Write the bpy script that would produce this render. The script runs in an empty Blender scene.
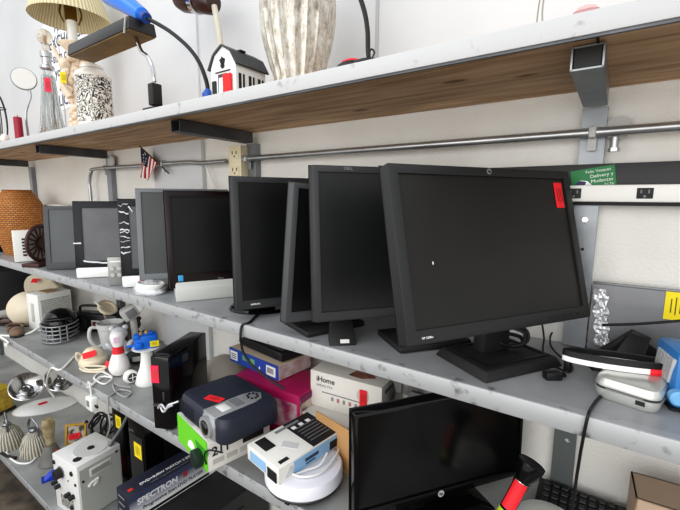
import bpy, bmesh, math, random
from mathutils import Vector, Matrix
random.seed(7)
PI=math.pi
R=math.radians
SC=bpy.context.scene
COL=SC.collection
# ------------------------------------------------------------------ camera (fitted)
S=1.2
FPX=396.7145; YAW,PITCH,ROLL=.6055,.1406,.0063
CAM=Vector((.0528,-1.0015,.3191))*S
def _axes():
    cy,sy=math.cos(YAW),math.sin(YAW); cp,sp=math.cos(PITCH),math.sin(PITCH)
    F=Vector((-sy*cp,cy*cp,-sp)); Rt=Vector((cy,sy,0)); U=Rt.cross(F)
    c,s=math.cos(ROLL),math.sin(ROLL)
    return c*Rt+s*U, -s*Rt+c*U, F
RT,UP,FW=_axes()
def ray(px,py): return RT*((px-340)/FPX)+UP*((255-py)/FPX)+FW
def on(px,py,z):
    d=ray(px,py); return CAM+d*((z-CAM.z)/d.z)
def aty(px,py,y):
    d=ray(px,py); return CAM+d*((y-CAM.y)/d.y)
def colx(px,y,z):
    k=(px-340)/FPX; n=RT-FW*k; q=Vector((0,y,z))-CAM
    return -(n.dot(q))/n.x
def rowz(x,y,py):
    k=(255-py)/FPX; n=UP-FW*k; q=Vector((x,y,0))-CAM
    return -(n.dot(q))/n.z
def ppx(x,y,z): return (Vector((x,y,z))-CAM).dot(FW)/FPX      # metres per pixel there
def facing(x,y): # rotz so that local -y points at the camera
    return math.atan2(CAM.x-x,-(CAM.y-y))
Z2=-.419; Z3=-1.17; ZT=.68
YF=-.4056; YF2=-.49; YF3=-.55; YFT=-.4255

# ------------------------------------------------------------------ materials
def lin(v):
    v/=255.
    return v/12.92 if v<=.04045 else ((v+.055)/1.055)**2.4
def rgb(r,g,b): return (lin(r),lin(g),lin(b),1)
MC={}
def mat(name,col,rough=.5,metal=0,var=0,scale=8,col2=None,bump=0,bscale=60,stretch=(1,1,1),spec=.5,emit=0,trans=0,ramp=(.35,.65),alpha=1,coat=0,detail=4,bdist=.003):
    if name in MC: return MC[name]
    m=bpy.data.materials.new(name); m.use_nodes=True
    nt=m.node_tree; b=nt.nodes['Principled BSDF']
    b.inputs['Roughness'].default_value=rough; b.inputs['Metallic'].default_value=metal
    b.inputs['Specular IOR Level'].default_value=spec
    b.inputs['Transmission Weight'].default_value=trans
    b.inputs['Alpha'].default_value=alpha
    b.inputs['Coat Weight'].default_value=coat
    c1=rgb(*col)
    tc=nt.nodes.new('ShaderNodeTexCoord'); mp=nt.nodes.new('ShaderNodeMapping'); mp.inputs['Scale'].default_value=stretch
    nt.links.new(tc.outputs['Object'],mp.inputs['Vector'])
    if col2 or var:
        n=nt.nodes.new('ShaderNodeTexNoise'); n.inputs['Scale'].default_value=scale; n.inputs['Detail'].default_value=detail
        nt.links.new(mp.outputs['Vector'],n.inputs['Vector'])
        r=nt.nodes.new('ShaderNodeValToRGB')
        r.color_ramp.elements[0].position=ramp[0]; r.color_ramp.elements[1].position=ramp[1]
        c2=rgb(*col2) if col2 else tuple(min(1,x*(1+var)) for x in c1[:3])+(1,)
        c0=c1 if col2 else tuple(x*(1-var) for x in c1[:3])+(1,)
        r.color_ramp.elements[0].color=c0; r.color_ramp.elements[1].color=c2
        nt.links.new(n.outputs['Fac'],r.inputs['Fac']); nt.links.new(r.outputs['Color'],b.inputs['Base Color'])
    else:
        b.inputs['Base Color'].default_value=c1
    if bump:
        n2=nt.nodes.new('ShaderNodeTexNoise'); n2.inputs['Scale'].default_value=bscale; n2.inputs['Detail'].default_value=3
        nt.links.new(mp.outputs['Vector'],n2.inputs['Vector'])
        bp=nt.nodes.new('ShaderNodeBump'); bp.inputs['Strength'].default_value=bump; bp.inputs['Distance'].default_value=bdist
        nt.links.new(n2.outputs['Fac'],bp.inputs['Height']); nt.links.new(bp.outputs['Normal'],b.inputs['Normal'])
    if emit:
        b.inputs['Emission Color'].default_value=c1; b.inputs['Emission Strength'].default_value=emit
    MC[name]=m; return m
def stripes(name,c1,c2,n,twist=0,rough=.4,trans=0,bump=.5,soft=(.3,.7)):
    # ribs or pleats running round a vertical axis, optionally twisted
    m=bpy.data.materials.new(name); m.use_nodes=True; nt=m.node_tree; b=nt.nodes['Principled BSDF']
    b.inputs['Roughness'].default_value=rough; b.inputs['Transmission Weight'].default_value=trans
    N=nt.nodes.new; L=nt.links.new
    tc=N('ShaderNodeTexCoord'); sp=N('ShaderNodeSeparateXYZ'); L(tc.outputs['Object'],sp.inputs[0])
    at=N('ShaderNodeMath'); at.operation='ARCTAN2'; L(sp.outputs['Y'],at.inputs[0]); L(sp.outputs['X'],at.inputs[1])
    m1=N('ShaderNodeMath'); m1.operation='MULTIPLY'; m1.inputs[1].default_value=n; L(at.outputs[0],m1.inputs[0])
    m2=N('ShaderNodeMath'); m2.operation='MULTIPLY_ADD'; m2.inputs[1].default_value=twist; L(sp.outputs['Z'],m2.inputs[0]); L(m1.outputs[0],m2.inputs[2])
    sn=N('ShaderNodeMath'); sn.operation='SINE'; L(m2.outputs[0],sn.inputs[0])
    ma=N('ShaderNodeMath'); ma.operation='MULTIPLY_ADD'; ma.inputs[1].default_value=.5; ma.inputs[2].default_value=.5; L(sn.outputs[0],ma.inputs[0])
    r=N('ShaderNodeValToRGB'); r.color_ramp.elements[0].position=soft[0]; r.color_ramp.elements[1].position=soft[1]
    r.color_ramp.elements[0].color=rgb(*c1); r.color_ramp.elements[1].color=rgb(*c2)
    L(ma.outputs[0],r.inputs[0]); L(r.outputs[0],b.inputs['Base Color'])
    bp=N('ShaderNodeBump'); bp.inputs['Strength'].default_value=bump; bp.inputs['Distance'].default_value=.004; L(ma.outputs[0],bp.inputs['Height']); L(bp.outputs[0],b.inputs['Normal'])
    return m
BLK=mat('black_plastic',(26,26,28),.42)
BLKM=mat('matte_black_plastic',(34,34,35),.6)
BLKG=mat('gloss_black',(12,12,14),.12)
RUB=mat('black_cable',(18,18,20),.5)
DGR=mat('dark_grey_plastic',(52,53,54),.5)
GRY=mat('grey_plastic',(120,122,124),.5)
LGR=mat('light_grey_plastic',(188,188,186),.45)
WHT=mat('white_plastic',(236,236,232),.4)
WHTG=mat('white_gloss',(240,240,238),.15)
CRM=mat('cream_plastic',(226,214,188),.45,var=.06)
CHR=mat('chrome',(205,205,208),.12,1)
STL=mat('brushed_steel',(150,152,155),.32,1,var=.15,scale=20)
RED=mat('red_price_tag',(236,40,52),.6)
YEL=mat('yellow_tag',(244,222,30),.6)
BLU=mat('bright_blue',(18,110,214),.4)
INK=mat('dark_ink',(30,30,32),.6)
WINK=mat('white_ink',(238,238,238),.6)
GINK=mat('grey_ink',(130,132,136),.6)
TXT=mat('warm_ink',(60,48,44),.6)

# ------------------------------------------------------------------ mesh building
class MB:
    def __init__(s): s.bm=bmesh.new(); s.M=Matrix()
    def _add(s,verts,faces,mi=0,smooth=True):
        vs=[s.bm.verts.new(s.M@Vector(v)) for v in verts]; out=[]
        for f in faces:
            try:
                fc=s.bm.faces.new([vs[i] for i in f]); fc.material_index=mi; out.append(fc)
            except ValueError: pass
        return vs,out
    def box(s,c,d,bev=0,mi=0,rot=None,seg=2):
        x,y,z=d[0]/2,d[1]/2,d[2]/2
        V=[Vector(p) for p in ((-x,-y,-z),(x,-y,-z),(x,y,-z),(-x,y,-z),(-x,-y,z),(x,-y,z),(x,y,z),(-x,y,z))]
        if rot is not None: V=[rot@v for v in V]
        V=[v+Vector(c) for v in V]
        vs,fs=s._add(V,[(3,2,1,0),(4,5,6,7),(0,1,5,4),(1,2,6,5),(2,3,7,6),(3,0,4,7)],mi)
        if bev:
            es=list({e for f in fs for e in f.edges})
            r=bmesh.ops.bevel(s.bm,geom=es,offset=bev,segments=seg,profile=.5,affect='EDGES')
            for f in r['faces']: f.material_index=mi
        return s
    def hexa(s,V,bev=0,mi=0):
        vs,fs=s._add(V,[(3,2,1,0),(4,5,6,7),(0,1,5,4),(1,2,6,5),(2,3,7,6),(3,0,4,7)],mi)
        if bev:
            es=list({e for f in fs for e in f.edges})
            r=bmesh.ops.bevel(s.bm,geom=es,offset=bev,segments=2,profile=.5,affect='EDGES')
            for f in r['faces']: f.material_index=mi
        return s
    def lathe(s,prof,c=(0,0,0),seg=32,mi=0,rot=None,flute=0,nfl=0,sx=1,sy=1,capb=True,capt=True,fn=None):
        V=[];F=[];n=len(prof)
        for i,(r,z) in enumerate(prof):
            for k in range(seg):
                a=2*PI*k/seg; rr=r*(1+flute*abs(math.cos(nfl*a/2)) if flute else 1)
                if fn: rr=fn(rr,a,z,i)
                v=Vector((rr*math.cos(a)*sx,rr*math.sin(a)*sy,z))
                if rot is not None: v=rot@v
                V.append(v+Vector(c))
        for i in range(n-1):
            for k in range(seg):
                k2=(k+1)%seg
                F.append((i*seg+k,i*seg+k2,(i+1)*seg+k2,(i+1)*seg+k))
        if capb and prof[0][0]>1e-6: F.append(tuple(range(seg-1,-1,-1)))
        if capt and prof[-1][0]>1e-6: F.append(tuple((n-1)*seg+k for k in range(seg)))
        s._add(V,F,mi); return s
    def cyl(s,c,r,h,seg=24,axis='z',r2=None,mi=0,bev=0):
        r2=r if r2 is None else r2
        rot={'z':None,'x':Matrix.Rotation(PI/2,3,'Y'),'y':Matrix.Rotation(-PI/2,3,'X')}[axis]
        if bev: pr=[(r-bev,-h/2),(r,-h/2+bev),(r2,h/2-bev),(r2-bev,h/2)]
        else: pr=[(r,-h/2),(r2,h/2)]
        return s.lathe(pr,c,seg,mi,rot)
    def sph(s,c,r,sc=(1,1,1),seg=20,rings=12,mi=0,rot=None):
        pr=[(max(1e-7,r*math.sin(PI*i/rings)),-r*math.cos(PI*i/rings)) for i in range(rings+1)]
        V=[];F=[]
        for (q,z) in pr:
            for k in range(seg):
                a=2*PI*k/seg; v=Vector((q*math.cos(a)*sc[0],q*math.sin(a)*sc[1],z*sc[2]))
                if rot is not None: v=rot@v
                V.append(v+Vector(c))
        for i in range(rings):
            for k in range(seg):
                k2=(k+1)%seg; F.append((i*seg+k,i*seg+k2,(i+1)*seg+k2,(i+1)*seg+k))
        s._add(V,F,mi); return s
    def tube(s,pts,r,seg=8,mi=0,closed=False,sub=6,taper=None):
        P=[Vector(p) for p in pts]
        if sub and len(P)>2:
            Q=[];n=len(P)
            rng=range(n) if closed else range(n-1)
            for i in rng:
                p0=P[(i-1)%n] if closed or i>0 else P[0]; p1=P[i]; p2=P[(i+1)%n]; p3=P[(i+2)%n] if closed or i+2<n else P[-1]
                for k in range(sub):
                    t=k/sub
                    Q.append(.5*((2*p1)+(p2-p0)*t+(2*p0-5*p1+4*p2-p3)*t*t+(3*p1-p0-3*p2+p3)*t**3))
            if not closed: Q.append(P[-1])
            P=Q
        n=len(P); V=[];F=[]
        up=None
        for i in range(n):
            a=P[(i-1)%n] if closed or i>0 else P[0]; b=P[(i+1)%n] if closed or i<n-1 else P[-1]
            t=(b-a); t=t.normalized() if t.length>1e-9 else Vector((0,0,1))
            if up is None: up=t.orthogonal().normalized()
            up=(up-t*up.dot(t)); up=up.normalized() if up.length>1e-6 else t.orthogonal().normalized()
            w=t.cross(up)
            rr=r if taper is None else r+(taper-r)*i/(n-1)
            for k in range(seg):
                g=2*PI*k/seg; V.append(P[i]+up*(rr*math.cos(g))+w*(rr*math.sin(g)))
        m=n if closed else n-1
        for i in range(m):
            for k in range(seg):
                k2=(k+1)%seg; j=(i+1)%n
                F.append((i*seg+k,i*seg+k2,j*seg+k2,j*seg+k))
        if not closed: F.append(tuple(range(seg-1,-1,-1))); F.append(tuple((n-1)*seg+k for k in range(seg)))
        s._add(V,F,mi); return s
    def prism(s,poly,a,b,plane='xz',mi=0,bev=0):
        # polygon in plane, extruded along the third axis from a to b
        def P(u,v,w): return {'xz':(u,w,v),'xy':(u,v,w),'yz':(w,u,v)}[plane]
        n=len(poly); V=[P(u,v,a) for u,v in poly]+[P(u,v,b) for u,v in poly]
        F=[tuple(range(n)),tuple(range(2*n-1,n-1,-1))]+[(i,n+i,n+(i+1)%n,(i+1)%n) for i in range(n)]
        vs,fs=s._add(V,F,mi)
        if bev:
            es=list({e for f in fs for e in f.edges})
            r=bmesh.ops.bevel(s.bm,geom=es,offset=bev,segments=2,profile=.5,affect='EDGES')
            for f in r['faces']: f.material_index=mi
        return s
    def frame(s,x0,x1,z0,z1,l,r,b,t,yf,yb,yi,mi=0,back=True):
        # picture-frame front at y=yf, sides back to yb, inner walls back to yi
        o=[(x0,z0),(x1,z0),(x1,z1),(x0,z1)]; i=[(x0+l,z0+b),(x1-r,z0+b),(x1-r,z1-t),(x0+l,z1-t)]
        V=[(u,yf,v) for u,v in o]+[(u,yf,v) for u,v in i]+[(u,yi,v) for u,v in i]+[(u,yb,v) for u,v in o]
        F=[]
        for k in range(4):
            n=(k+1)%4
            F+= [(k,n,4+n,4+k),(4+k,4+n,8+n,8+k),(n,k,12+k,12+n)]
        if back: F.append((15,14,13,12))
        s._add(V,F,mi); return s
    def quad(s,a,b,c,d,mi=0): s._add([a,b,c,d],[(0,1,2,3)],mi); return s
    def build(s,name,mats,parent=None,loc=None,rot=None,sharp=35,recalc=True):
        if recalc: bmesh.ops.recalc_face_normals(s.bm,faces=s.bm.faces)
        me=bpy.data.meshes.new(name); s.bm.to_mesh(me); s.bm.free()
        if not isinstance(mats,(list,tuple)): mats=[mats]
        for m in mats: me.materials.append(m)
        me.polygons.foreach_set('use_smooth',[True]*len(me.polygons))
        me.set_sharp_from_angle(angle=R(sharp))
        o=bpy.data.objects.new(name,me); COL.objects.link(o)
        if parent: o.parent=parent
        if loc is not None: o.location=loc
        if rot is not None: o.rotation_euler=rot
        return o
def tag(o,label,cat,group=None):
    o['label']=label; o['category']=cat
    if group: o['group']=group
    return o
def thing(name,label,cat,loc=(0,0,0),rz=0,group=None,rx=0,ry=0):
    o=bpy.data.objects.new(name,None); COL.objects.link(o)
    o.location=loc; o.rotation_euler=(rx,ry,rz); o.empty_display_size=.05
    return tag(o,label,cat,group)
def struct(o): o['kind']='structure'; return o
def text(s,size,m,parent,loc,rot=(PI/2,0,0),align='CENTER',name='lettering',ext=.0004,sx=1,bold=0):
    cu=bpy.data.curves.new(name,'FONT'); cu.body=s; cu.size=size; cu.extrude=ext; cu.align_x=align; cu.align_y='CENTER'; cu.offset=bold; cu.resolution_u=3
    t=bpy.data.objects.new(name,cu); me=bpy.data.meshes.new_from_object(t); bpy.data.objects.remove(t); bpy.data.curves.remove(cu)
    me.name=name; me.materials.clear(); me.materials.append(m)
    o=bpy.data.objects.new(name,me); COL.objects.link(o); o.parent=parent; o.location=loc; o.rotation_euler=rot; o.scale=(sx,1,1)
    return o
def sticker(parent,c,w,h,normal='-y',m=RED,name='price_tag',lines=True,rot=0,off=.0012,label=None):
    # thin tag with a few printed lines, lying on a face of its parent
    b=MB()
    b.box((0,0,0),(w,.0008,h),mi=0)
    if lines:
        n=3 if w>h*.6 else 4
        for k in range(n):
            if h>=w: b.box((w*(-.22+.2*k),-.0006,0),(w*.05,.0006,h*(.5+.12*(k%2))),mi=1)
            else: b.box((0,-.0006,h*(.22-.2*k)),(w*(.5+.12*(k%2)),.0006,h*.05),mi=1)
    e={'-y':(0,rot,0),'+x':(0,rot,PI/2),'-x':(0,rot,-PI/2),'+z':(-PI/2,0,rot)}[normal]
    d={'-y':(0,-off,0),'+x':(off,0,0),'-x':(-off,0,0),'+z':(0,0,off)}[normal]
    o=b.build(name,[m,mat('tag_print',(120,30,30),.7) if m is RED else mat('tag_print_dark',(90,84,20),.7)],parent,loc=tuple(c[i]+d[i] for i in range(3)),rot=e)
    if label: o['label']=label
    return o
#PARTS
# ------------------------------------------------------------------ setting
def wallmat():
    m=mat('wall_paint',(233,232,228),.75,col2=(222,220,214),scale=2.5,bump=.7,bscale=130,bdist=.003)
    return m
WALL=wallmat()
PAN=mat('wall_panel_smooth',(214,216,218),.7,col2=(203,205,207),scale=1.5,bump=.1,bscale=20)
struct(MB().box((-2,.05,.65),(10,.1,4.3)).build('wall_back',WALL))
struct(MB().box((-2.3,-.006,1.75),(8,.012,2.1)).build('wall_upper',PAN))
struct(MB().box((-1.735,-.012,.62),(.4,.024,4.2),bev=.004).build('trim_1',PAN))
for i,x in enumerate((-2.95,-.62,.55)):
    struct(MB().box((x,-.0125,1.75),(.012,.005,2.1)).build('trim_%d'%(i+2),mat('seam_shadow',(176,177,178),.7)))
struct(MB().box((-2,-1.6,-1.5),(10,3.6,.1)).build('floor',mat('floor_dirt',(112,100,86),.85,col2=(70,62,54),scale=9)))

# shelves ------------------------------------------------------------
def plymat():
    m=bpy.data.materials.new('plywood'); m.use_nodes=True; nt=m.node_tree; b=nt.nodes['Principled BSDF']
    b.inputs['Roughness'].default_value=.7
    tc=nt.nodes.new('ShaderNodeTexCoord')
    mp=nt.nodes.new('ShaderNodeMapping'); mp.inputs['Scale'].default_value=(.8,9,9); nt.links.new(tc.outputs['Object'],mp.inputs[0])
    n=nt.nodes.new('ShaderNodeTexNoise'); n.inputs['Scale'].default_value=4; n.inputs['Detail'].default_value=7; n.inputs['Distortion'].default_value=.6
    nt.links.new(mp.outputs[0],n.inputs['Vector'])
    r=nt.nodes.new('ShaderNodeValToRGB'); e=r.color_ramp.elements
    e[0].position=.3; e[0].color=rgb(160,122,88); e[1].position=.7; e[1].color=rgb(222,188,150)
    nt.links.new(n.outputs['Fac'],r.inputs[0])
    mp2=nt.nodes.new('ShaderNodeMapping'); mp2.inputs['Scale'].default_value=(3.2,8,3); nt.links.new(tc.outputs['Object'],mp2.inputs[0])
    v=nt.nodes.new('ShaderNodeTexVoronoi'); v.inputs['Scale'].default_value=1.1; nt.links.new(mp2.outputs[0],v.inputs['Vector'])
    r2=nt.nodes.new('ShaderNodeValToRGB'); r2.color_ramp.elements[0].position=.07; r2.color_ramp.elements[0].color=(.18,.11,.07,1); r2.color_ramp.elements[1].position=.13; r2.color_ramp.elements[1].color=(1,1,1,1)
    nt.links.new(v.outputs['Distance'],r2.inputs[0])
    mx=nt.nodes.new('ShaderNodeMixRGB'); mx.blend_type='MULTIPLY'; mx.inputs[0].default_value=.8
    nt.links.new(r.outputs[0],mx.inputs[1]); nt.links.new(r2.outputs[0],mx.inputs[2]); nt.links.new(mx.outputs[0],b.inputs['Base Color'])
    return m
PLY=plymat()
SHM=mat('galvanised_shelf',(178,180,182),.42,.2,col2=(150,152,155),scale=6,bump=.15,bscale=40,ramp=(.3,.7))
SHM2=mat('worn_grey_shelf',(172,173,171),.5,.15,col2=(140,141,140),scale=5,bump=.15,bscale=30)
EDG=mat('scuffed_white_edge',(192,193,194),.5,col2=(140,140,138),scale=26,ramp=(.6,.74),detail=6)
EDG2=mat('scuffed_steel_edge',(176,178,180),.45,.3,col2=(110,111,112),scale=30,ramp=(.58,.72),detail=6)
UPR=mat('grey_steel_channel',(142,146,150),.4,.6,var=.12,scale=14)
BRK=mat('dark_steel_bracket',(92,94,98),.45,.6,var=.2,scale=9)
BRIT=mat('galvanised_bracket',(150,153,156),.38,.7,var=.15,scale=9)

ts=thing('wall_shelf','topmost wall shelf of brown plywood with a scuffed white front edge on steel brackets','shelf',(0,0,.649))
MB().box((-2.3,-.22,.0145),(7.4,.40,.029)).build('board',PLY,ts)
MB().box((-2.3,-.4215,.013),(7.4,.008,.036),bev=.002).box((-2.3,-.409,.0295),(7.4,.03,.003)).build('edge_trim',EDG,ts)
MB().box((-2.3,-.419,-.0075),(7.4,.006,.004)).build('edge_lip',BRK,ts)
for k,x in enumerate((0,-1.2,-2.4,-3.6)):
    b=MB()
    w=.0235; t=.003
    # open-ended steel channel: top, bottom, two sides
    b.box((x,-.205,-.0415),(2*w,.33,t)); b.box((x,-.205,-.0045),(2*w,.33,t))
    b.box((x-w,-.205,-.022),(t,.33,.04)); b.box((x+w,-.205,-.022),(t,.33,.04))
    o=b.build('bracket',[BRIT if k==0 else BRK],ts)
    if k==0: MB().box((x,-.362,-.022),(2*w-.007,.012,.033)).build('bracket_end',BLKM,o); MB().box((x+.014,-.37,-.003),(.004,.07,.003),rot=None).build('bracket_pin',BLKM,o)
ms=thing('wall_shelf','middle steel wall shelf that holds the row of computer monitors','shelf',(0,0,-.03))
MB().box((-2.3,-.2,.0145),(7.4,.39,.031)).build('board',SHM,ms)
MB().box((-2.3,-.4016,.010),(7.4,.008,.040),bev=.002).box((-2.3,-.393,.0297),(7.4,.02,.0016)).build('edge_trim',EDG2,ms)
ls=thing('wall_shelf','steel shelf below the monitors, holding the projector and a television','shelf',(0,0,Z2-.03))
MB().box((-2.3,-.2415,.0145),(7.4,.483,.031)).build('board',SHM2,ls)
MB().box((-2.3,-.4865,.010),(7.4,.007,.040),bev=.002).build('edge_trim',EDG2,ls)
bs=thing('wall_shelf','lowest grey shelf at lower left under the dog bowl and white instrument','shelf',(0,0,Z3-.03))
MB().box((-2.3,-.272,.0145),(7.4,.544,.031)).build('board',SHM2,bs)
MB().box((-2.3,-.547,.010),(7.4,.006,.040),bev=.002).build('edge_trim',EDG2,bs)
for k,(x,lab) in enumerate(((0,'steel channel post on the wall behind the large tilted monitor'),(-1.2,'steel channel post beside the cream outlet box'),(-2.4,'steel channel post right of the bent conduit elbow'),(-3.6,'steel channel post behind the wicker lamp'),(-4.85,'grey channel post on the wall at the far left edge'))):
    tpl=thing('wall_post',lab,'post',(x,0,0),group=None)
    spans=[(.003,.606),(Z2+.003,-.034),(Z3+.003,Z2-.034)]
    for (z0,z1) in spans:
        b=MB(); b.box((0,-.0265,(z0+z1)/2),(.052,.003,z1-z0)); b.box((-.025,-.0125,(z0+z1)/2),(.003,.025,z1-z0)); b.box((.025,-.0125,(z0+z1)/2),(.003,.025,z1-z0))
        if z0>0:
            for zz in (.18,.26,.33): b.cyl((0,-.0283,zz),.004,.001,12,'y',mi=1)
        b.build('channel',[UPR if z0>-.1 else mat('painted_post_chipped',(92,98,98),.5,col2=(190,192,190),scale=40,ramp=(.66,.7)),BLKM],tpl)
    if k==0:
        MB().cyl((0,-.031,.335),.007,.006,6,'y').build('bolt',CHR,tpl)

# conduits, outlet, flag, power strip ---------------------------------
ZP=.5437
PIPE=mat('steel_conduit',(176,178,180),.3,.8,var=.12,scale=12)
t=thing('conduit_pipe','straight steel conduit along the wall under the top shelf, right of the outlet','pipe',(0,0,0))
MB().tube([(-1.22,-.052,ZP),(1.2,-.052,ZP)],.011,14,sub=0).build('pipe',PIPE,t)
for x in (0,-1.2): MB().box((x,-.053,ZP),(.016,.028,.027),bev=.004).box((x,-.039,ZP-.026),(.018,.003,.03)).cyl((x,-.042,ZP-.03),.004,.004,10,'y').build('clamp',LGR if x==0 else PIPE,t)
x0=aty(617,140,-.03).x
b=MB(); b.cyl((x0,-.017,ZP+.01),.028,.008,24,'y').build('mounting_disc',LGR,t)
b=MB(); b.cyl((x0-.004,-.05,ZP-.029),.009,.03,12,'z').cyl((x0-.004,-.05,ZP-.043),.012,.008,6,'z').build('hanger_bolt',PIPE,t)
t=thing('conduit_pipe','bent steel conduit left of the outlet, turning down behind the monitors','pipe',(0,0,0))
xe=-2.6
MB().tube([(-1.33,-.05,.54),(-1.5,-.05,.54),(-1.62,-.05,.548),(-2.0,-.05,.548)],.010,12,sub=4).tube([(-2.0,-.05,.548),(xe+.09,-.05,.55),(xe+.03,-.05,.53),(xe,-.05,.47),(xe,-.05,.40),(xe,-.05,.03)],.010,12,sub=5).build('pipe',PIPE,t)
for x in (-2.39,-1.80): MB().box((x,-.05,.55),(.014,.03,.03),bev=.004).cyl((x,-.05,.525),.007,.03,8).build('clamp',PIPE,t)
MB().cyl((-2.36,-.03,.59),.035,.01,20,'y').build('mounting_disc',LGR,t)
OX=aty(238,160,-.05).x
t=thing('wall_outlet','cream wall outlet box with sockets at the end of the conduits','outlet',(OX,0,.528))
OUT=mat('cream_outlet',(226,216,186),.5)
MB().box((0,-.037,0),(.070,.05,.135),bev=.004).build('box',OUT,t)
MB().box((0,-.064,0),(.074,.006,.14),bev=.002).build('cover_plate',OUT,t)
for z in (.036,-.032):
    MB().box((0,-.068,z),(.05,.003,.04),bev=.001).build('socket',OUT,t)
    MB().box((-.012,-.0697,z+.005),(.005,.001,.014)).box((.012,-.0697,z+.005),(.005,.001,.014)).cyl((0,-.0697,z-.010),.004,.001,10,'y').build('socket_slot',INK,t)
tag(MB().tube([(-1.5,-.03,.535),(-1.47,-.03,.48),(-1.44,-.03,.40),(-1.42,-.03,.2),(-1.41,-.03,.01)],.004,6).build('cable',WHT),'thin white cable running down the wall left of the outlet box','cable')
# flag
fx=aty(143,150,-.075).x
t=thing('flag','small striped flag with a ring of stars on a stick below the top shelf','flag',(0,0,0))
pa=aty(139.5,146,-.069); pb=aty(169,173.5,-.058)
MB().tube([pa,pb],.0035,8,sub=0).build('stick',mat('dark_wood_stick',(84,58,40),.6),t)
def flagmesh():
    b=MB(); NU,NV=26,18
    top0=pa.lerp(pb,.05); top1=pa.lerp(pb,.62)
    bl=aty(140,176,-.072); br=aty(150,181,-.068)
    V=[];F=[];mi=[]
    for j in range(NV+1):
        v=j/NV
        for i in range(NU+1):
            u=i/NU
            p=(top0.lerp(top1,u)).lerp(bl.lerp(br,u),v)
            p=p+Vector((0,.010*math.sin(u*9+v*2)*(.3+v)-.002,0)); V.append(p)
    fs={0:[],1:[],2:[]}
    for j in range(NV):
        for i in range(NU):
            q=(j*(NU+1)+i,j*(NU+1)+i+1,(j+1)*(NU+1)+i+1,(j+1)*(NU+1)+i)
            # stripes run downward from the stick; canton at the top near the upper end of the stick
            if j<NV*.5 and i<NU*.55:
                cx,cy=i-NU*.27,(j-NV*.24)*1.4
                d=math.hypot(cx,cy); k=2 if not (3.6<d<5.0 and (int(math.degrees(math.atan2(cy,cx)))//20)%2==0) else 1
            else: k=(i//2)%2
            fs[k].append(q)
    vs=[b.bm.verts.new(v) for v in V]
    for k in fs:
        for q in fs[k]:
            f=b.bm.faces.new([vs[i] for i in q]); f.material_index=k
    return b
flagmesh().build('flag_cloth',[mat('flag_red',(168,34,44),.8),mat('flag_white',(230,226,220),.8),mat('flag_navy',(34,38,62),.8)],t)
# power strip, board, card
bz0=aty(600,176.5,-.03).z
t=thing('wall_rail','black rail on the wall behind the white power strip','rail',(0,0,bz0))
MB().box((.15,-.033,-.02),(1.5,.009,.10),bev=.002).build('rail',mat('black_rail',(40,40,42),.5,var=.1),t)
zs=aty(640,193.3,-.066).z
t=thing('power_strip','long white power strip with black sockets on the wall behind the large monitor','power strip',(0,0,zs))
MB().box((.53,-.052,0),(1.20,.028,.040),bev=.004).build('housing',WHT,t)
for px in (574,645):
    x=aty(px,193,-.066).x
    MB().box((x,-.0665,0),(.030,.003,.024),bev=.001).build('socket',BLKM,t)
    MB().box((x-.007,-.0685,.004),(.003,.001,.008)).box((x+.007,-.0685,.004),(.003,.001,.008)).cyl((x,-.0685,-.007),.003,.001,8,'y').build('socket_slot',GRY,t)
cc=aty(593,178.5,-.042)
t=thing('business_card','green business card with white printing tucked behind the power strip','card',(cc.x,-.0405,cc.z-.002),0,ry=-R(9))
MB().box((0,0,.0),(.092,.0012,.055)).build('card',mat('card_green',(24,122,66),.5),t)
text('Felix Vasquez',.0095,WINK,t,(.012,-.001,.019)); text('Delivery y',.0115,WINK,t,(.018,-.001,.007)); text('Mudanzas',.0115,WINK,t,(.018,-.001,-.005)); text('-0176',.0095,WINK,t,(.03,-.001,-.0165))
MB().prism([(-.042,-.026),(.0,-.026),(-.004,-.012),(-.012,-.002),(-.026,.002),(-.038,-.006)],-.0014,-.0008).build('picture',WINK,t)
MB().prism([(-.040,-.010),(-.020,-.016),(-.014,-.004),(-.027,.001),(-.038,-.005)],-.0018,-.0014).build('picture_patch',mat('card_navy',(34,40,90),.5),t)
MB().prism([(-.034,-.022),(-.006,-.022),(-.010,-.014),(-.030,-.018)],-.0018,-.0014).build('picture_stripe',mat('card_red',(190,40,50),.5),t)
# splash panel
SPL=mat('grey_sheet_metal',(142,143,146),.45,.45,col2=(128,129,132),scale=4,bump=.2,bscale=18)
t=thing('splash_panel','grey sheet metal panel standing along the wall at the right end of the middle shelf','panel',(0,0,0))
MB().box((.60,-.0325,.09),(1.14,.005,.18)).build('sheet',SPL,t)
MB().box((.60,-.033,.179),(1.14,.009,.006),bev=.002).build('rolled_edge',SPL,t)
foil=MB()
NX,NY=10,26
V=[];F=[]
for j in range(NY+1):
    for i in range(NX+1):
        z=.02+.145*j/NY; x=.062-.016*(j/NY)+(i/NX-.5)*(.03+.006*math.sin(j*.9)); V.append((x,-.036-random.random()*.006,z))
for j in range(NY):
    for i in range(NX): F.append((j*(NX+1)+i,j*(NX+1)+i+1,(j+1)*(NX+1)+i+1,(j+1)*(NX+1)+i))
foil._add(V,F); foil.build('foil_tape',mat('crumpled_foil',(226,227,230),.42,.7),t,sharp=5)
yc=aty(674,306,-.036)
o=sticker(t,(yc.x+.004,-.0352,yc.z),.042,.066,'-y',YEL,'yellow_label',label='yellow printed label')
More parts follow.
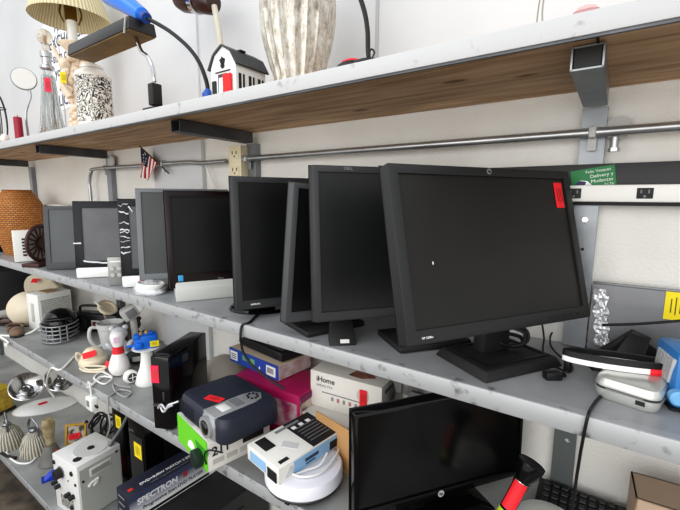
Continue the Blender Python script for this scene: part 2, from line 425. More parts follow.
# ------------------------------------------------------------------ monitors on the middle shelf
SCRN=mat('matte_screen',(18,19,19),.42,var=.25,scale=5,spec=.5)
SCRG=mat('gloss_screen',(17,18,20),.16,spec=.5)
SCRL=mat('pale_screen',(104,105,109),.5,var=.12,scale=7)
def LE(px,yl,z,yaw,W):
    # bottom centre of a panel whose lower left corner stands at depth yl in image column px
    x=colx(px,yl,z); a=R(yaw); return x+W/2*math.cos(a), yl+W/2*math.sin(a)
MG='used computer monitors lined up on the middle shelf'
def panel(t,bz,tilt,W,H,D,bez,mbody,mscr,bulge=.03,off=0,yo=0):
    l,r,b_,tp=bez
    pr=MB()
    pr.frame(-W/2,W/2,0,H,l,r,b_,tp,0,D,.004,back=False)
    # bevelled back shell
    m=.035
    V=[(-W/2,D,0),(W/2,D,0),(W/2,D,H),(-W/2,D,H),(-W/2+m,D+bulge,m),(W/2-m,D+bulge,m),(W/2-m,D+bulge,H-m),(-W/2+m,D+bulge,H-m)]
    pr._add(V,[(4,5,6,7),(0,1,5,4),(1,2,6,5),(2,3,7,6),(3,0,4,7)])
    bmesh.ops.remove_doubles(pr.bm,verts=pr.bm.verts,dist=1e-5)
    es=[e for e in pr.bm.edges if e.calc_length()>.2 or abs(abs(e.verts[0].co.y-e.verts[1].co.y)-D)<1e-4]
    es=[e for e in es if all(v.co.y<D+1e-4 for v in e.verts) and all(abs(abs(v.co.x)-W/2)<1e-4 or v.co.z<1e-4 or v.co.z>H-1e-4 for v in e.verts)]
    bmesh.ops.bevel(pr.bm,geom=es,offset=.004,segments=2,profile=.5,affect='EDGES')
    h=pr.build('housing',mbody,t,loc=(off,yo,bz),rot=(-tilt,0,0))
    s=MB(); s.box((( l-r)/2,.0055,(b_+H-tp)/2),(W-l-r,.002,H-b_-tp)); s.build('screen',mscr,t,loc=(off,yo,bz),rot=(-tilt,0,0))
    return h
def monitor(label,x,y,bz,yaw,tilt,W,H,bez=(.018,.018,.022,.018),mbody=DGR,mscr=SCRN,D=.03,bulge=.03,base='slab',bw=.22,bd=.17,bo=(0,.02),mbase=BLKM,neck=True,group=MG,off=0,name='computer_monitor',cat='monitor'):
    t=thing(name,label,cat,(x,y,0),yaw,group)
    h=panel(t,bz,tilt,W,H,D,bez,mbody,mscr,bulge,off)
    bx,by=bo
    if base=='slab':
        b=MB(); b.box((bx,by,.009),(bw,bd,.018),bev=.006)
        b.build('base',mbase,t)
    elif base=='tray':
        b=MB(); b.hexa([(bx-bw/2,by-bd/2,0),(bx+bw/2,by-bd/2,0),(bx+bw/2,by+bd/2,0),(bx-bw/2,by+bd/2,0),(bx-bw/2+.012,by-bd/2+.012,.022),(bx+bw/2-.012,by-bd/2+.012,.022),(bx+bw/2-.012,by+bd/2-.012,.022),(bx-bw/2+.012,by+bd/2-.012,.022)],bev=.004)
        o=b.build('base',mbase,t)
        m=MB()
        for s_ in (-1,1): m.box((bx+s_*(bw/2-.026),by,.023),(.006,bd-.046,.004)); m.box((bx,by+s_*(bd/2-.026),.023),(bw-.058,.006,.004))
        m.build('tray_rim',BLK,o)
    elif base=='disc':
        b=MB(); b.lathe([(bw/2-.004,0),(bw/2,.004),(bw/2-.006,.012),(bw/2-.03,.018),(.03,.028)],(bx,by,0),40,sy=bd/bw); b.build('base',mbase,t)
    if neck:
        zt=bz+H*.45; yt=(zt-bz)*math.tan(tilt)+D+bulge
        b=MB(); w=.032
        y0=by+.02
        b.hexa([(bx-w*1.3,y0-.016,.015),(bx+w*1.3,y0-.016,.015),(bx+w*1.3,y0+.022,.015),(bx-w*1.3,y0+.022,.015),(bx-w,yt-.004,zt),(bx+w,yt-.004,zt),(bx+w,yt+.026,zt),(bx-w,yt+.026,zt)],bev=.004)
        b.build('neck',mbase,t)
    return t,h
# the large tilted one
t,h=monitor('large black tilted monitor at the right end of the row, red tag in its corner',-.095,-.354,.117,R(58.3),R(14.9),.50,.347,bez=(.022,.020,.027,.020),mbody=mat('charcoal_plastic',(38,39,40),.5),mscr=mat('large_screen',(30,30,29),.42,var=.2,scale=4),D=.03,bulge=.03,base='tray',bw=.235,bd=.175,bo=(.075,.103))
sticker(h,(.209,.0045,.288),.026,.06,'-y',RED)
MB().cyl((0,-.0008,.337),.0065,.001,20,'y').build('badge',GRY,h)
text('hp',.008,INK,h,(0,-.0015,.3372),bold=.0002)
text('HP 2208w',.006,WINK,h,(-.205,-.001,.012))
for k in range(5): MB().box((.12+.022*k,-.0005,.013),(.010,.002,.0035),bev=.0008).build('button',BLK,h)
sticker(h,(-.17,.0045,.15),.0022,.006,'-y',WINK,'scratch_mark',lines=False)
cc_=aty(511,336,-.205)
def lp(a,b,d=0): return cc_+RT*a+UP*b+FW*d
tag(MB().tube([lp(-.045,.012),lp(-.02,.022,.004),lp(.01,.018),(lp(.032,.006,-.004)),lp(.026,-.018),lp(-.004,-.024,.004),lp(-.03,-.012),lp(-.024,.012,.006),lp(.006,.024,.004),lp(.036,.014),lp(.040,-.010),lp(.018,-.026,.006),lp(-.018,-.020),lp(-.045,-.004)],.0045,8).tube([lp(-.05,.0,.008),lp(-.01,.004,.01),lp(.026,-.004,.008),lp(.034,-.024,.01)],.0045,8).build('cable',RUB),'coiled black cable bundled on the stand of the large tilted monitor','cable')
# behind it
t,h=monitor('second monitor in the row counted from the large tilted one, wide grey bezel',-.386,-.249,.072,R(52),R(4.9),.49,.396,bez=(.017,.017,.025,.017),mbody=mat('slate_plastic',(54,55,56),.5),mscr=mat('sheen_screen',(30,32,32),.36,var=.2,scale=3),base='slab',bw=.21,bd=.15,bo=(.055,-.01))
text('DELL',.011,GINK,h,(-.15,-.001,.388),bold=.0002)
c=on(338,343,0)
t=thing('monitor_stand','bare black monitor stand plate with a white sticker under the second monitor','monitor stand',(c.x+.004,c.y+.012,0),R(40))
MB().hexa([(-.036,-.03,0),(.036,-.03,0),(.036,.01,0),(-.036,.01,0),(-.028,.06,.085),(.028,.06,.085),(.028,.072,.085),(-.028,.072,.085)],bev=.003).build('plate',BLKM,t)
MB().box((0,0,0),(.024,.0008,.011)).build('sticker',WHT,t,loc=(.006,-.0205,.0095),rot=(-.82,0,0))
t,h=monitor('third monitor from the large tilted one, mostly hidden, leaning sideways',*LE(285,-.42,.028,68,.40),.028,R(68),R(-1),.40,.385,bez=(.017,.017,.03,.014),mbody=mat('pale_slate_plastic',(78,80,82),.45),mscr=SCRN,base='slab',bw=.20,bd=.17,bo=(-.05,.05),neck=True)
for o in t.children:
    if o.name.split('.')[0] in('housing','screen'): o.rotation_euler[1]=R(4)
t,h=monitor('black monitor whose round base carries a pink dot, cable hanging in front',*LE(236.5,-.40,.035,60,.36),.035,R(60),R(2.9),.36,.415,bez=(.02,.02,.03,.018),mbody=mat('dark_slate_plastic',(48,50,52),.45),mscr=mat('dark_screen',(16,18,18),.36,spec=.4,var=.25,scale=4),base='disc',bw=.26,bd=.2,bo=(-.05,.14),mbase=BLKG)
text('SAMSUNG',.0065,WINK,h,(-.12,-.001,.016),bold=.0002)
c=on(206,310,0.004)
# all in one on a pale foot
t,h=monitor('glossy dark red-black all-in-one computer standing on a pale wedge foot',-1.175,-.222,.05,R(60),R(5.5),.37,.362,bez=(.02,.02,.052,.025),mbody=mat('burgundy_gloss',(22,6,10),.3,spec=.3),mscr=mat('aio_screen',(16,17,17),.34,spec=.35,var=.2,scale=4),base=None,neck=False,D=.03)
b=MB(); b.prism([(-.02,0),(.14,0),(.14,.02),(.05,.10),(.034,.10),(-.02,.05)],-.165,.10,'yz',bev=.006); b.build('foot',mat('pale_foot',(196,198,194),.4),t)
MB().box((-.145,-.0006,.036),(.018,.001,.022),bev=.0003).build('blue_sticker',mat('sticker_blue',(60,160,214),.5),h)
text('hp',.02,GINK,h,(0,-.001,.025))
t,h=monitor('grey-framed monitor with silver outer edge behind the red-black all-in-one',*LE(139.5,-.37,.05,54.6,.36),.05,R(54.6),R(5.6),.36,.372,bez=(.020,.02,.026,.016),mbody=[mat('steel_grey_frame',(112,116,120),.4)],mscr=mat('mid_grey_screen',(66,68,70),.35,var=.15,scale=4),base='slab',bw=.16,bd=.10,bo=(0,.05))
# film-wrapped white all-in-ones
NAVY=mat('film_navy',(14,17,26),.42,spec=.35,var=.4,scale=9)
FILM=mat('torn_film',(232,234,238),.3)
def torn(h,pts,w,name='torn_film'):
    b=MB(); n=len(pts)
    V=[];F=[]
    for i,(x,z) in enumerate(pts):
        V+=[(x,-.002,z-w*(.4+.6*random.random())),(x,-.003,z+w*(.3+.7*random.random()))]
    for i in range(n-1): F.append((2*i,2*i+2,2*i+3,2*i+1))
    b._add(V,F); return b.build(name,FILM,h)
def aio(label,x,y,yaw,W,H,left):
    t=thing('all_in_one_computer',label,'computer',(x,y,0),yaw,'film-wrapped all-in-one computers')
    h=panel(t,.052,R(5),W,H,.02,(left,.03,.03,.03),NAVY,SCRL,.02)
    b=MB(); b.box((0,.012,.026),(W,.03,.052),bev=.010); b.box((0,.08,.004),(W*.5,.15,.008),bev=.003); b.box((0,.10,.06),(W*.4,.008,.11),rot=Matrix.Rotation(.4,3,'X')); b.build('chin_stand',WHTG,t)
    return t,h
t,h=aio('white-chinned computer in dark torn film right of the plain grey monitor',*LE(75.5,-.395,.05,52,.33),R(52),.33,.312,.036)
torn(h,[(-.13+.02*i,.032-.012*math.sin(i/10*PI)) for i in range(11)],.005)
torn(h,[(-.168,.115),(-.15,.117),(-.135,.116)],.006)
t,h=aio('film-wrapped computer with ragged reflective left edge beside the small silver speaker',*LE(121.5,-.37,.05,56,.27),R(56),.27,.325,.04)
for z in (.300,.27,.225,.20,.185,.165,.15,.12,.10):
    torn(h,[(-.131+.009*i,z+random.uniform(-.006,.006)) for i in range(5)],random.uniform(.002,.005))
torn(h,[(-.095+.004*i,.295-.008*i*random.random()) for i in range(5)],.006)
t,h=monitor('plain dark grey monitor at the far left of the row',*LE(46,-.395,.002,52,.30),.002,R(52),R(5.5),.30,.335,bez=(.024,.02,.04,.016),mbody=mat('graphite_frame',(72,75,78),.5),mscr=mat('grey_screen',(92,96,98),.5,var=.12,scale=4),base='slab',bw=.16,bd=.10,bo=(0,.09))
# other things on the middle shelf -----------------------------------
wx=colx(23.5,-.22,0.02)
t=thing('wicker_lamp','woven tan wicker lamp shaped like a jar at the left end of the middle shelf','lamp',(wx,-.22,0))
kp=ppx(wx,-.22,.2)
H=(245-190)*kp*1.12
def weave(rr,a,z,i): return rr+.0035*math.sin(18*a+(i%2)*PI)
prof=[]
N=44
for i in range(N+1):
    u=i/N
    r=(14.5+6.5*math.sin(min(1,u/.62)*PI/2) if u<.62 else 21-9.5*((u-.62)/.38)**2)*kp
    prof.append((r,H*u))
def wicker():
    m=bpy.data.materials.new('wicker'); m.use_nodes=True; nt=m.node_tree; b=nt.nodes['Principled BSDF']; b.inputs['Roughness'].default_value=.55
    tc=nt.nodes.new('ShaderNodeTexCoord'); sp=nt.nodes.new('ShaderNodeSeparateXYZ'); nt.links.new(tc.outputs['Object'],sp.inputs[0])
    at=nt.nodes.new('ShaderNodeMath'); at.operation='ARCTAN2'; nt.links.new(sp.outputs['Y'],at.inputs[0]); nt.links.new(sp.outputs['X'],at.inputs[1])
    mu=nt.nodes.new('ShaderNodeMath'); mu.operation='MULTIPLY'; mu.inputs[1].default_value=.15; nt.links.new(at.outputs[0],mu.inputs[0])
    cb=nt.nodes.new('ShaderNodeCombineXYZ'); nt.links.new(mu.outputs[0],cb.inputs[0]); nt.links.new(sp.outputs['Z'],cb.inputs[1])
    br=nt.nodes.new('ShaderNodeTexBrick'); nt.links.new(cb.outputs[0],br.inputs['Vector'])
    br.inputs['Color1'].default_value=rgb(214,150,82); br.inputs['Color2'].default_value=rgb(190,124,62); br.inputs['Mortar'].default_value=rgb(122,74,34)
    br.inputs['Scale'].default_value=1; br.inputs['Brick Width'].default_value=.026; br.inputs['Row Height'].default_value=.0125; br.inputs['Mortar Size'].default_value=.0022; br.inputs['Mortar Smooth'].default_value=.6
    nt.links.new(br.outputs['Color'],b.inputs['Base Color'])
    bp=nt.nodes.new('ShaderNodeBump'); bp.inputs['Distance'].default_value=.004; bp.invert=True; nt.links.new(br.outputs['Fac'],bp.inputs['Height']); nt.links.new(bp.outputs['Normal'],b.inputs['Normal'])
    return m
WICK=wicker()
MB().lathe(prof,(0,0,0),108,fn=weave,capt=False).build('woven_shade',WICK,t,sharp=60)
MB().lathe([(prof[-1][0],0),(prof[-1][0]+.006,.004),(prof[-1][0],.010),(prof[-1][0]-.008,.004)],(0,0,H),40,capb=False,capt=False).build('rim',WICK,t)
for k in range(2): pass
bx=colx(-2,-.30,.05)-.06
t=thing('black_vase','black round vase cut by the left edge, beside the wicker lamp','vase',(bx,-.30,0))
MB().lathe([(.05,0),(.085,.02),(.10,.06),(.09,.10),(.06,.15),(.04,.18),(.05,.2)],seg=28).build('body',BLKM,t)
c=on(20,261,0)
rx_=colx(26,-.345,.0)
t=thing('router','white upright router box with a column of dark slots in front of the wicker lamp','router',(rx_,-.345,0),facing(rx_,-.345)+R(6))
k=ppx(rx_,-.345,.08)
MB().box((0,0,16*k),(17*k,.05,31*k),bev=.004).build('case',WHT,t)
for i in range(6): MB().box((-.5*k,-.0265,(7+3.2*i)*k),(3.2*k,.004,1.7*k)).build('slot',INK,t)
rx_=colx(41,-.34,.0)
t=thing('wheel_ornament','dark brown carved wheel ornament standing between router and grey monitor','ornament',(rx_,-.33,0),facing(rx_,-.33)+R(50))
k=ppx(rx_,-.33,.1); rr=18*k
DWD=mat('dark_carved_wood',(66,38,34),.5,var=.3,scale=20)
b=MB(); b.tube([(rr*.95*math.cos(a),0,.022+rr+rr*.95*math.sin(a)) for a in [2*PI*i/28 for i in range(28)]],rr*.10,8,closed=True,sub=0)
b.cyl((0,.0,.022+rr),rr*.28,.02,20,'y')
b.build('rim',DWD,t)
for i in range(16):
    a=2*PI*i/16; v=Vector((math.cos(a),0,math.sin(a)))
    MB().tube([Vector((0,0,.022+rr))+v*rr*.2,Vector((0,0,.022+rr))+v*rr*.9],rr*.045,6,sub=0).build('spoke',DWD,t)
MB().cyl((0,.016,.022+rr),rr*.88,.006,32,'y').build('backing',mat('pale_backing',(206,198,188),.6),t)
MB().box((0,-.01,.011),(rr*2.0,.10,.022),bev=.006).build('base',DWD,t)
t=thing('carton','flat white carton against the wall behind the plain grey monitor','box',(colx(57,-.06,.25),-.06,0))
MB().box((0,0,.165),(.26,.05,.33),bev=.003).build('box',mat('dull_white_card',(214,212,206),.7),t)
MB().box((0,0,.331),(.265,.055,.003)).build('lid',mat('dull_white_lid',(226,224,220),.7),t)
c=on(115,287,0)
rx_=colx(115,-.365,0)
t=thing('speaker','small silver box with four round knobs in front of the film-wrapped computers','speaker',(rx_,-.355,0),facing(rx_,-.355)+R(-12))
k=ppx(rx_,-.355,.05)
SIL=mat('silver_paint',(150,152,150),.38,.5)
MB().box((0,.02,14.5*k),(14.5*k,.05,29*k),bev=.004).build('cabinet',SIL,t)
for i in (-1,1):
    for j in (0,1): MB().cyl((i*3*k,-.0075,(11+6.5*j)*k),2.1*k,.005,18,'y',bev=.001).build('knob',LGR,t)
MB().box((0,-.0065,24.5*k),(10*k,.003,1.6*k)).build('name_strip',WHT,t)
# clear wrapped bundle
c=on(145,293,0)
t=thing('wrapped_cables','white charger bundle in clear plastic wrap with a pink dot at the shelf edge','bundle',(c.x,c.y+.02,0),R(0))
b=MB(); b.lathe([(.055,0),(.06,.008),(.055,.02),(.035,.026)],seg=26,sx=1.3,sy=.75); b.build('white_coil',WHT,t)
for k in range(4): MB().tube([(.055*math.cos(a)*1.2+.004*k,.04*math.sin(a),.026+.004*k) for a in [2*PI*i/14 for i in range(14)]],.004,6,closed=True,sub=2).build('cord_loop',WHTG,t)
PW=mat('clear_wrap',(236,238,242),.12,alpha=.45,spec=.9)
b=MB(); V=[];F=[];n1,n2=16,12
for j in range(n2+1):
    for i in range(n1):
        a=2*PI*i/n1; q=1-(j/n2)**2*.9; V.append(((.088*q+random.uniform(-.006,.006))*math.cos(a),(.055*q+random.uniform(-.005,.005))*math.sin(a),.052*(j/n2)+random.uniform(0,.004)))
for j in range(n2):
    for i in range(n1): F.append((j*n1+i,j*n1+(i+1)%n1,(j+1)*n1+(i+1)%n1,(j+1)*n1+i))
b._add(V,F); b.build('plastic_wrap',PW,t,sharp=12)
MB().cyl((-.02,-.02,.052),.008,.002,14).build('pink_dot',RED,t)
# right hand clutter ----------------------------------------------------
sx_,sy_=.122,-.255
t=thing('disc_player','silver clamshell disc player with rounded front at the right shelf edge','player',(sx_,sy_,0),R(-14))
SILV=mat('silver_gloss',(208,209,205),.28,.55)
def rr_poly(w,d,r,n=6):
    P=[]
    for (cx,cy,a0) in ((w/2-r,d/2-r,0),(-w/2+r,d/2-r,90),(-w/2+r,-d/2+r,180),(w/2-r,-d/2+r,270)):
        for i in range(n+1):
            a=R(a0+90*i/n); P.append((cx+r*math.cos(a),cy+r*math.sin(a)))
    return P
def slabpoly(P,levels):
    # stacked outlines: (scale, z)
    b=MB(); n=len(P); V=[];F=[]
    for s,z in levels: V+=[(x*s,y*s,z) for x,y in P]
    for l in range(len(levels)-1):
        for i in range(n): F.append((l*n+i,l*n+(i+1)%n,(l+1)*n+(i+1)%n,(l+1)*n+i))
    F.append(tuple(range(n-1,-1,-1))); F.append(tuple((len(levels)-1)*n+i for i in range(n)))
    b._add(V,F); return b
P=rr_poly(.104,.15,.02)
slabpoly(P,[(.86,.0),(.95,.006),(1,.018),(1,.024)]).build('lower_shell',SILV,t)
slabpoly(P,[(.985,.024),(.985,.029)]).build('seam',DGR,t)
slabpoly(P,[(1,.029),(1,.036),(.94,.044),(.80,.047)]).build('lid',SILV,t)
MB().box((.025,-.0745,.018),(.014,.004,.008)).build('socket',INK,t)
MB().box((0,-.0758,.0265),(.06,.003,.003)).build('latch',GRY,t)
MB().box((-.0535,.02,.022),(.003,.10,.022)).build('side_grip',DGR,t)
# ring shaped strap light: black outside, white inside
rc=Vector((colx(618,-.245,.062),-.245,.061))
t=thing('ring_light','thin oval ring with black outside and white inside, resting on the disc player','ring light',rc,R(13))
def ringpts(a,b): return [(a*math.cos(q),b*math.sin(q),0) for q in [2*PI*i/40 for i in range(40)]]
def band(a,b,z0,z1,th):
    m=MB(); V=[];F=[];n=48
    for i in range(n):
        q=2*PI*i/n; c_,s_=math.cos(q),math.sin(q)
        V+=[(a*c_,b*s_,z0),(a*c_,b*s_,z1),((a-th)*c_,(b-th)*s_,z1),((a-th)*c_,(b-th)*s_,z0)]
    for i in range(n):
        j=(i+1)%n
        for k in range(4): F.append((4*i+k,4*j+k,4*j+(k+1)%4,4*i+(k+1)%4))
    m._add(V,F); return m
band(.100,.026,-.002,.010,.007).build('outer_band',BLK,t)
band(.100,.026,-.013,-.002,.008).build('white_band',WHTG,t)
MB().tube([(.096*math.cos(q),.022*math.sin(q),-.008) for q in [R(a) for a in range(-60,-20,6)]],.008,8,sub=0).build('red_mark',RED,t)
b=MB(); b.box((.03,.06,-.038),(.10,.01,.076)); 
t2=thing('device_dock','black angular tablet dock with fins behind the ring','dock',(.122,-.115,0),R(20))
MB().hexa([(-.09,-.03,0),(.09,-.03,0),(.09,.04,0),(-.09,.04,0),(-.07,-.015,.03),(.07,-.015,.03),(.07,.035,.03),(-.07,.035,.03)],bev=.003).build('base',BLKM,t2)
MB().prism([(-.085,.024),(-.07,.036),(-.004,.094),(.034,.078),(.022,.066),(.05,.05),(.085,.024)],.0,.012,'xz',bev=.002).build('back_plate',BLKM,t2)
MB().hexa([(-.06,-.035,.026),(.0,-.045,.026),(.0,-.03,.026),(-.06,-.02,.026),(-.012,.0,.088),(.03,.0,.074),(.03,.006,.076),(-.012,.006,.090)],bev=.001).build('fin',BLK,t2)
MB().cyl((.066,-.014,.040),.012,.02,14,'y').build('dial',CHR,t2)
b.bm.free()
BT=mat('steel_blue',(54,120,182),.4)
tx=aty(688,375,-.16)
t=thing('air_pump','blue ribbed electric air pump cut by the right edge','pump',(colx(697,-.23,.04),-.23,0),R(15))
b=MB(); b.box((0,0,.058),(.11,.10,.11),bev=.012); b.build('body',BT,t)
for i in range(6): MB().box((-.056,-.035+.012*i,.072),(.006,.006,.05),rot=Matrix.Rotation(.25,3,'X')).build('cooling_fin',LGR,t)
MB().cyl((-.05,-.055,.03),.014,.02,18,'y',bev=.003).build('nozzle',mat('pale_blue',(120,176,220),.4),t)
MB().cyl((-.03,-.06,.012),.012,.02,14,'y').build('screw_cap',CHR,t)
MB().box((0,0,.003),(.11,.10,.006)).build('foot',BLKM,t)
# cords on the right
tag(MB().tube([on(542,323,.05),on(544,338,.02),on(543,350,.004),on(548,362,.004),on(558,368,.004),on(569,372,.004),on(572,366,.006),on(562,358,.006),on(551,346,.010),on(552,333,.02),on(566,328,.03),on(582,336,.02),on(592,345,.012)],.0024,7).build('cable',RUB),'thin black cord looping on the shelf between monitor base and ring','cable')
t=thing('power_adapter','small black plug adapter with loose cord at the foot of the ring','adapter',on(552,379,0),R(35))
MB().box((0,0,.009),(.035,.022,.018),bev=.003).build('body',BLK,t)
MB().tube([(.016,0,.01),(.03,.004,.005),(.034,.018,.005),(.016,.026,.005),(-.004,.02,.005)],.0025,6).build('cord',RUB,t)
t=thing('power_adapter','black plug with a pale tip standing right of the coiled cord','adapter',on(567,372,0),R(-20))
MB().box((0,0,.016),(.014,.014,.032),bev=.003).box((0,0,.034),(.010,.006,.006),mi=1).build('body',[BLK,CHR],t)
pts=[on(606,392,.006),on(598,399,.004),on(592,407,.004),aty(589,413,-.410),aty(586,424,-.415),aty(581,450,-.405),aty(577,475,-.39),aty(574,495,-.37)]
e_=pts[-1]; pts+=[Vector((e_.x-.01,e_.y+.02,Z2+.02)),Vector((e_.x-.03,e_.y+.04,Z2+.004))]
tag(MB().tube(pts,.0028,7).build('cable',RUB),'thin dark cord dropping over the middle shelf edge from the disc player','cable')
tag(MB().tube([(.06,-.19,.115),(.12,-.15,.118),(.19,-.12,.13),(.28,-.09,.15),(.4,-.06,.12),(.5,-.07,.003)],.003,7).build('cable',RUB),'black cord running from the tablet dock to the right above the pump','cable')
# cable hanging in front of the disc-base monitor
pts=[on(300,304,.006)]+[on(280,305,.006),on(262,311,.005)]
q=on(250,322,.004); pts+=[q,Vector((q.x-.01,-.409,-.004)),Vector((q.x-.012,-.414,-.05))]
e=[(241,338,-.40),(243,352,-.395),(252,365,-.39),(268,378,-.38),(285,389,-.36)]
pts+=[aty(*p) for p in e]
tag(MB().tube(pts,.004,8).build('cable',RUB),'thick black cable hanging over the shelf edge down to the projector','cable')
MB_=None
# ------------------------------------------------------------------ top shelf (things stand at ZT)
def col(px,y,z=ZT): return Vector((colx(px,y,z),y,z))
# lamp with cream shade
p=col(81,-.23); k=ppx(p.x,p.y,1.0)
t=thing('table_lamp','tall table lamp with pleated cream shade over a carved ivory cherub base','lamp',p,facing(p.x,p.y))
def zz(py,q=None): q=q or p; return rowz(q.x,q.y,py)-ZT
IVO=mat('ivory_carving',(228,212,190),.55,col2=(176,148,122),scale=55,ramp=(.52,.8))
rs=.5*70*k; zb=zz(20); zt_=zb+.27
SHD=stripes('pleated_shade',(204,190,150),(232,222,190),70,0,.8,0,.5)
b=MB(); b.lathe([(rs,zb),(rs*1.005,zb+.004),(rs*.47,zt_),(rs*.465,zt_),(rs*.99,zb+.002)],seg=96,capb=False,capt=False,fn=lambda rr,a,z,i: rr*(1+.006*math.sin(48*a))); b.build('lamp_shade',SHD,t,sharp=60)
BRS=mat('dark_brass',(120,92,40),.35,.8)
MB().tube([(-.03,0,zz(24)),(-.045,0,zz(14)),(-.035,0,zz(2)),(0,0,zt_),(.035,0,zz(2)),(.045,0,zz(14)),(.03,0,zz(24))],.004,8,sub=5).build('harp',BRS,t)
MB().cyl((0,0,zz(13)),.026,.075,18,bev=.004).build('socket',BRS,t)
MB().cyl((0,0,(zz(21)+zz(45))/2),.021,zz(21)-zz(45),20).build('candle_sleeve',WHT,t)
MB().lathe([(.03,zz(52)),(.06,zz(46)),(.062,zz(44)),(.03,zz(43))],seg=24).build('drip_dish',IVO,t)
z0,z1=0,zz(50)
b=MB(); b.lathe([(.054,0),(.057,.03),(.044,.05),(.046,.07),(.032,.10),(.030,z1*.55),(.037,z1*.7),(.027,z1*.85),(.030,z1)],seg=28)
rnd=random.Random(3)
for i in range(34):
    a=rnd.uniform(0,2*PI); h=rnd.uniform(.08,z1*.95); rr=.030+.012*rnd.random()
    b.sph((rr*math.cos(a),rr*math.sin(a),h),rnd.uniform(.009,.018),(1,1,rnd.uniform(.8,1.6)),10,7)
for s in (-1,1):
    b.sph((s*.042,-.02,z1*.82),.026,(1,1,1.1),12,8); b.tube([(s*.04,-.02,z1*.75),(s*.055,-.03,z1*.58),(s*.03,-.04,z1*.45)],.018,8); b.tube([(s*.03,-.03,z1*.74),(s*.07,-.01,z1*.9),(s*.085,0,z1*1.0)],.010,8)
b.build('carved_base',IVO,t)
sticker(t,(-.052,-.055,zz(82)),.024,.05,'-y',YEL)
# clear glass lamp with a bare bulb
p=col(54,-.26); k=ppx(p.x,p.y,.95)
GLS=mat('clear_glass',(236,240,240),.04,trans=.85,spec=.6)
t=thing('glass_lamp','clear glass bottle lamp with bare round bulb and pink tag','lamp',p,facing(p.x,p.y))
z1=zz(70)
MB().lathe([(.066,0),(.07,.01),(.066,.025),(.05,.06),(.042,.15),(.033,.24),(.024,z1-.04),(.022,z1)],seg=20,flute=.0).build('bottle',GLS,t)
for i in range(8):
    a=2*PI*i/8; MB().tube([(.064*math.cos(a),.064*math.sin(a),.02),(.045*math.cos(a),.045*math.sin(a),.12),(.024*math.cos(a),.024*math.sin(a),z1-.03)],.006,6).build('glass_rib',GLS,t) if i<8 else None
MB().lathe([(.06,0),(.078,.004),(.078,.012),(.055,.03)],seg=24).build('foot_ring',STL,t)
MB().cyl((0,0,z1+.01),.034,.02,20,bev=.004).cyl((0,0,z1+.04),.022,.045,18,bev=.003).cyl((0,0,z1+.075),.028,.03,18,bev=.003).tube([(.02,0,z1+.05),(.05,0,z1+.05)],.004,6,sub=0).build('socket',CHR,t)
bz=zz(37); MB().sph((0,0,bz),7*k,(1,1,1.05),20,12).lathe([(.016,z1+.085),(.017,bz-6*k)],seg=14).build('bulb',mat('bulb_glass',(244,238,226),.05,trans=.75),t)
MB().cyl((0,0,bz-.01),.006,.03,8).build('filament',mat('amber',(214,150,60),.4),t)
sticker(t,(-.004,-.047,zz(87)),.028,.07,'-y',mat('pink_tag',(250,60,96),.6))
MB().lathe([(.012,.002),(.018,.008),(.012,.016)],seg=14).tube([(-.09,-.03,.006),(-.05,-.07,.01),(.02,-.085,.012),(.08,-.06,.01),(.1,-.01,.008)],.009,7).build('cord',mat('brown_cord',(120,104,78),.6),t)
# gooseneck lamp with disc head
p=col(29,-.31); k=ppx(p.x,p.y,.9)
t=thing('desk_lamp','small grey gooseneck lamp with a round white-faced head','lamp',p,facing(p.x,p.y))
hz=zz(78); hx=1.2*k
GG=mat('grey_green',(132,152,150),.4)
MB().tube([(.0,0,.006),(.0,0,.05),(-.2*k,0,zz(115)),(2.5*k,0,zz(104)),(5*k,.01,zz(95)),(4.5*k,.02,zz(86))],.0065,8).build('gooseneck',mat('silver_neck',(180,184,184),.3,.6),t)
hd=Matrix.Rotation(-.25,3,'Z')@Matrix.Rotation(PI/2+.1,3,'X')
MB().lathe([(10.4*k,.0),(10.8*k,.008),(8*k,.035),(3*k,.045)],(hx,.01,hz),32,rot=hd.inverted() if 0 else Matrix.Rotation(-PI/2,3,'X')).build('head',GG,t)
MB().lathe([(.1*k,0),(9.8*k,.0),(10*k,.004)],(hx,.006,hz),32,rot=Matrix.Rotation(-PI/2,3,'X'),capt=False).build('white_face',WHT,t)
MB().lathe([(.035,0),(.035,.008),(.01,.012)],seg=24).build('base',GG,t)
# lantern cage, red candle
p=col(-1,-.33); k=ppx(p.x,p.y,.8)
t=thing('wire_lantern','black wire cage lantern cut off by the left edge','lantern',p)
h=zz(92)
for i in range(8):
    a=2*PI*i/8+.2; c_,s_=math.cos(a),math.sin(a)
    MB().tube([(.035*c_,.035*s_,.004),(.055*c_,.055*s_,h*.35),(.052*c_,.052*s_,h*.7),(.03*c_,.03*s_,h*.95),(0,0,h)],.0032,6).build('wire',BLK,t)
for r_,z_ in ((.037,.005),(.054,h*.72)): MB().tube([(r_*math.cos(q),r_*math.sin(q),z_) for q in [2*PI*i/20 for i in range(20)]],.0032,6,closed=True,sub=0).build('ring',BLK,t)
p=col(20,-.36); k=ppx(p.x,p.y,.75)
t=thing('candle','small dark red cylinder candle beside the wire lantern','candle',p)
MB().cyl((0,0,.5*zz(117)),3.6*k,zz(117),24,bev=.004).build('wax',mat('dark_red_wax',(158,34,58),.5),t)
MB().cyl((0,0,zz(117)+.005),.0015,.012,6).build('wick',INK,t)
p=col(12,-.33,ZT); MB_o=MB().sph((0,0,.035),.022,(1,1,1.4),16,10); o=MB_o.lathe([(.015,0),(.01,.01)],seg=12).build('figurine',mat('pale_ceramic',(228,222,216),.3)); o.location=p+Vector((.0,-.03,.0)); tag(o,'tiny pale ceramic bud beside the dark red candle','figurine')
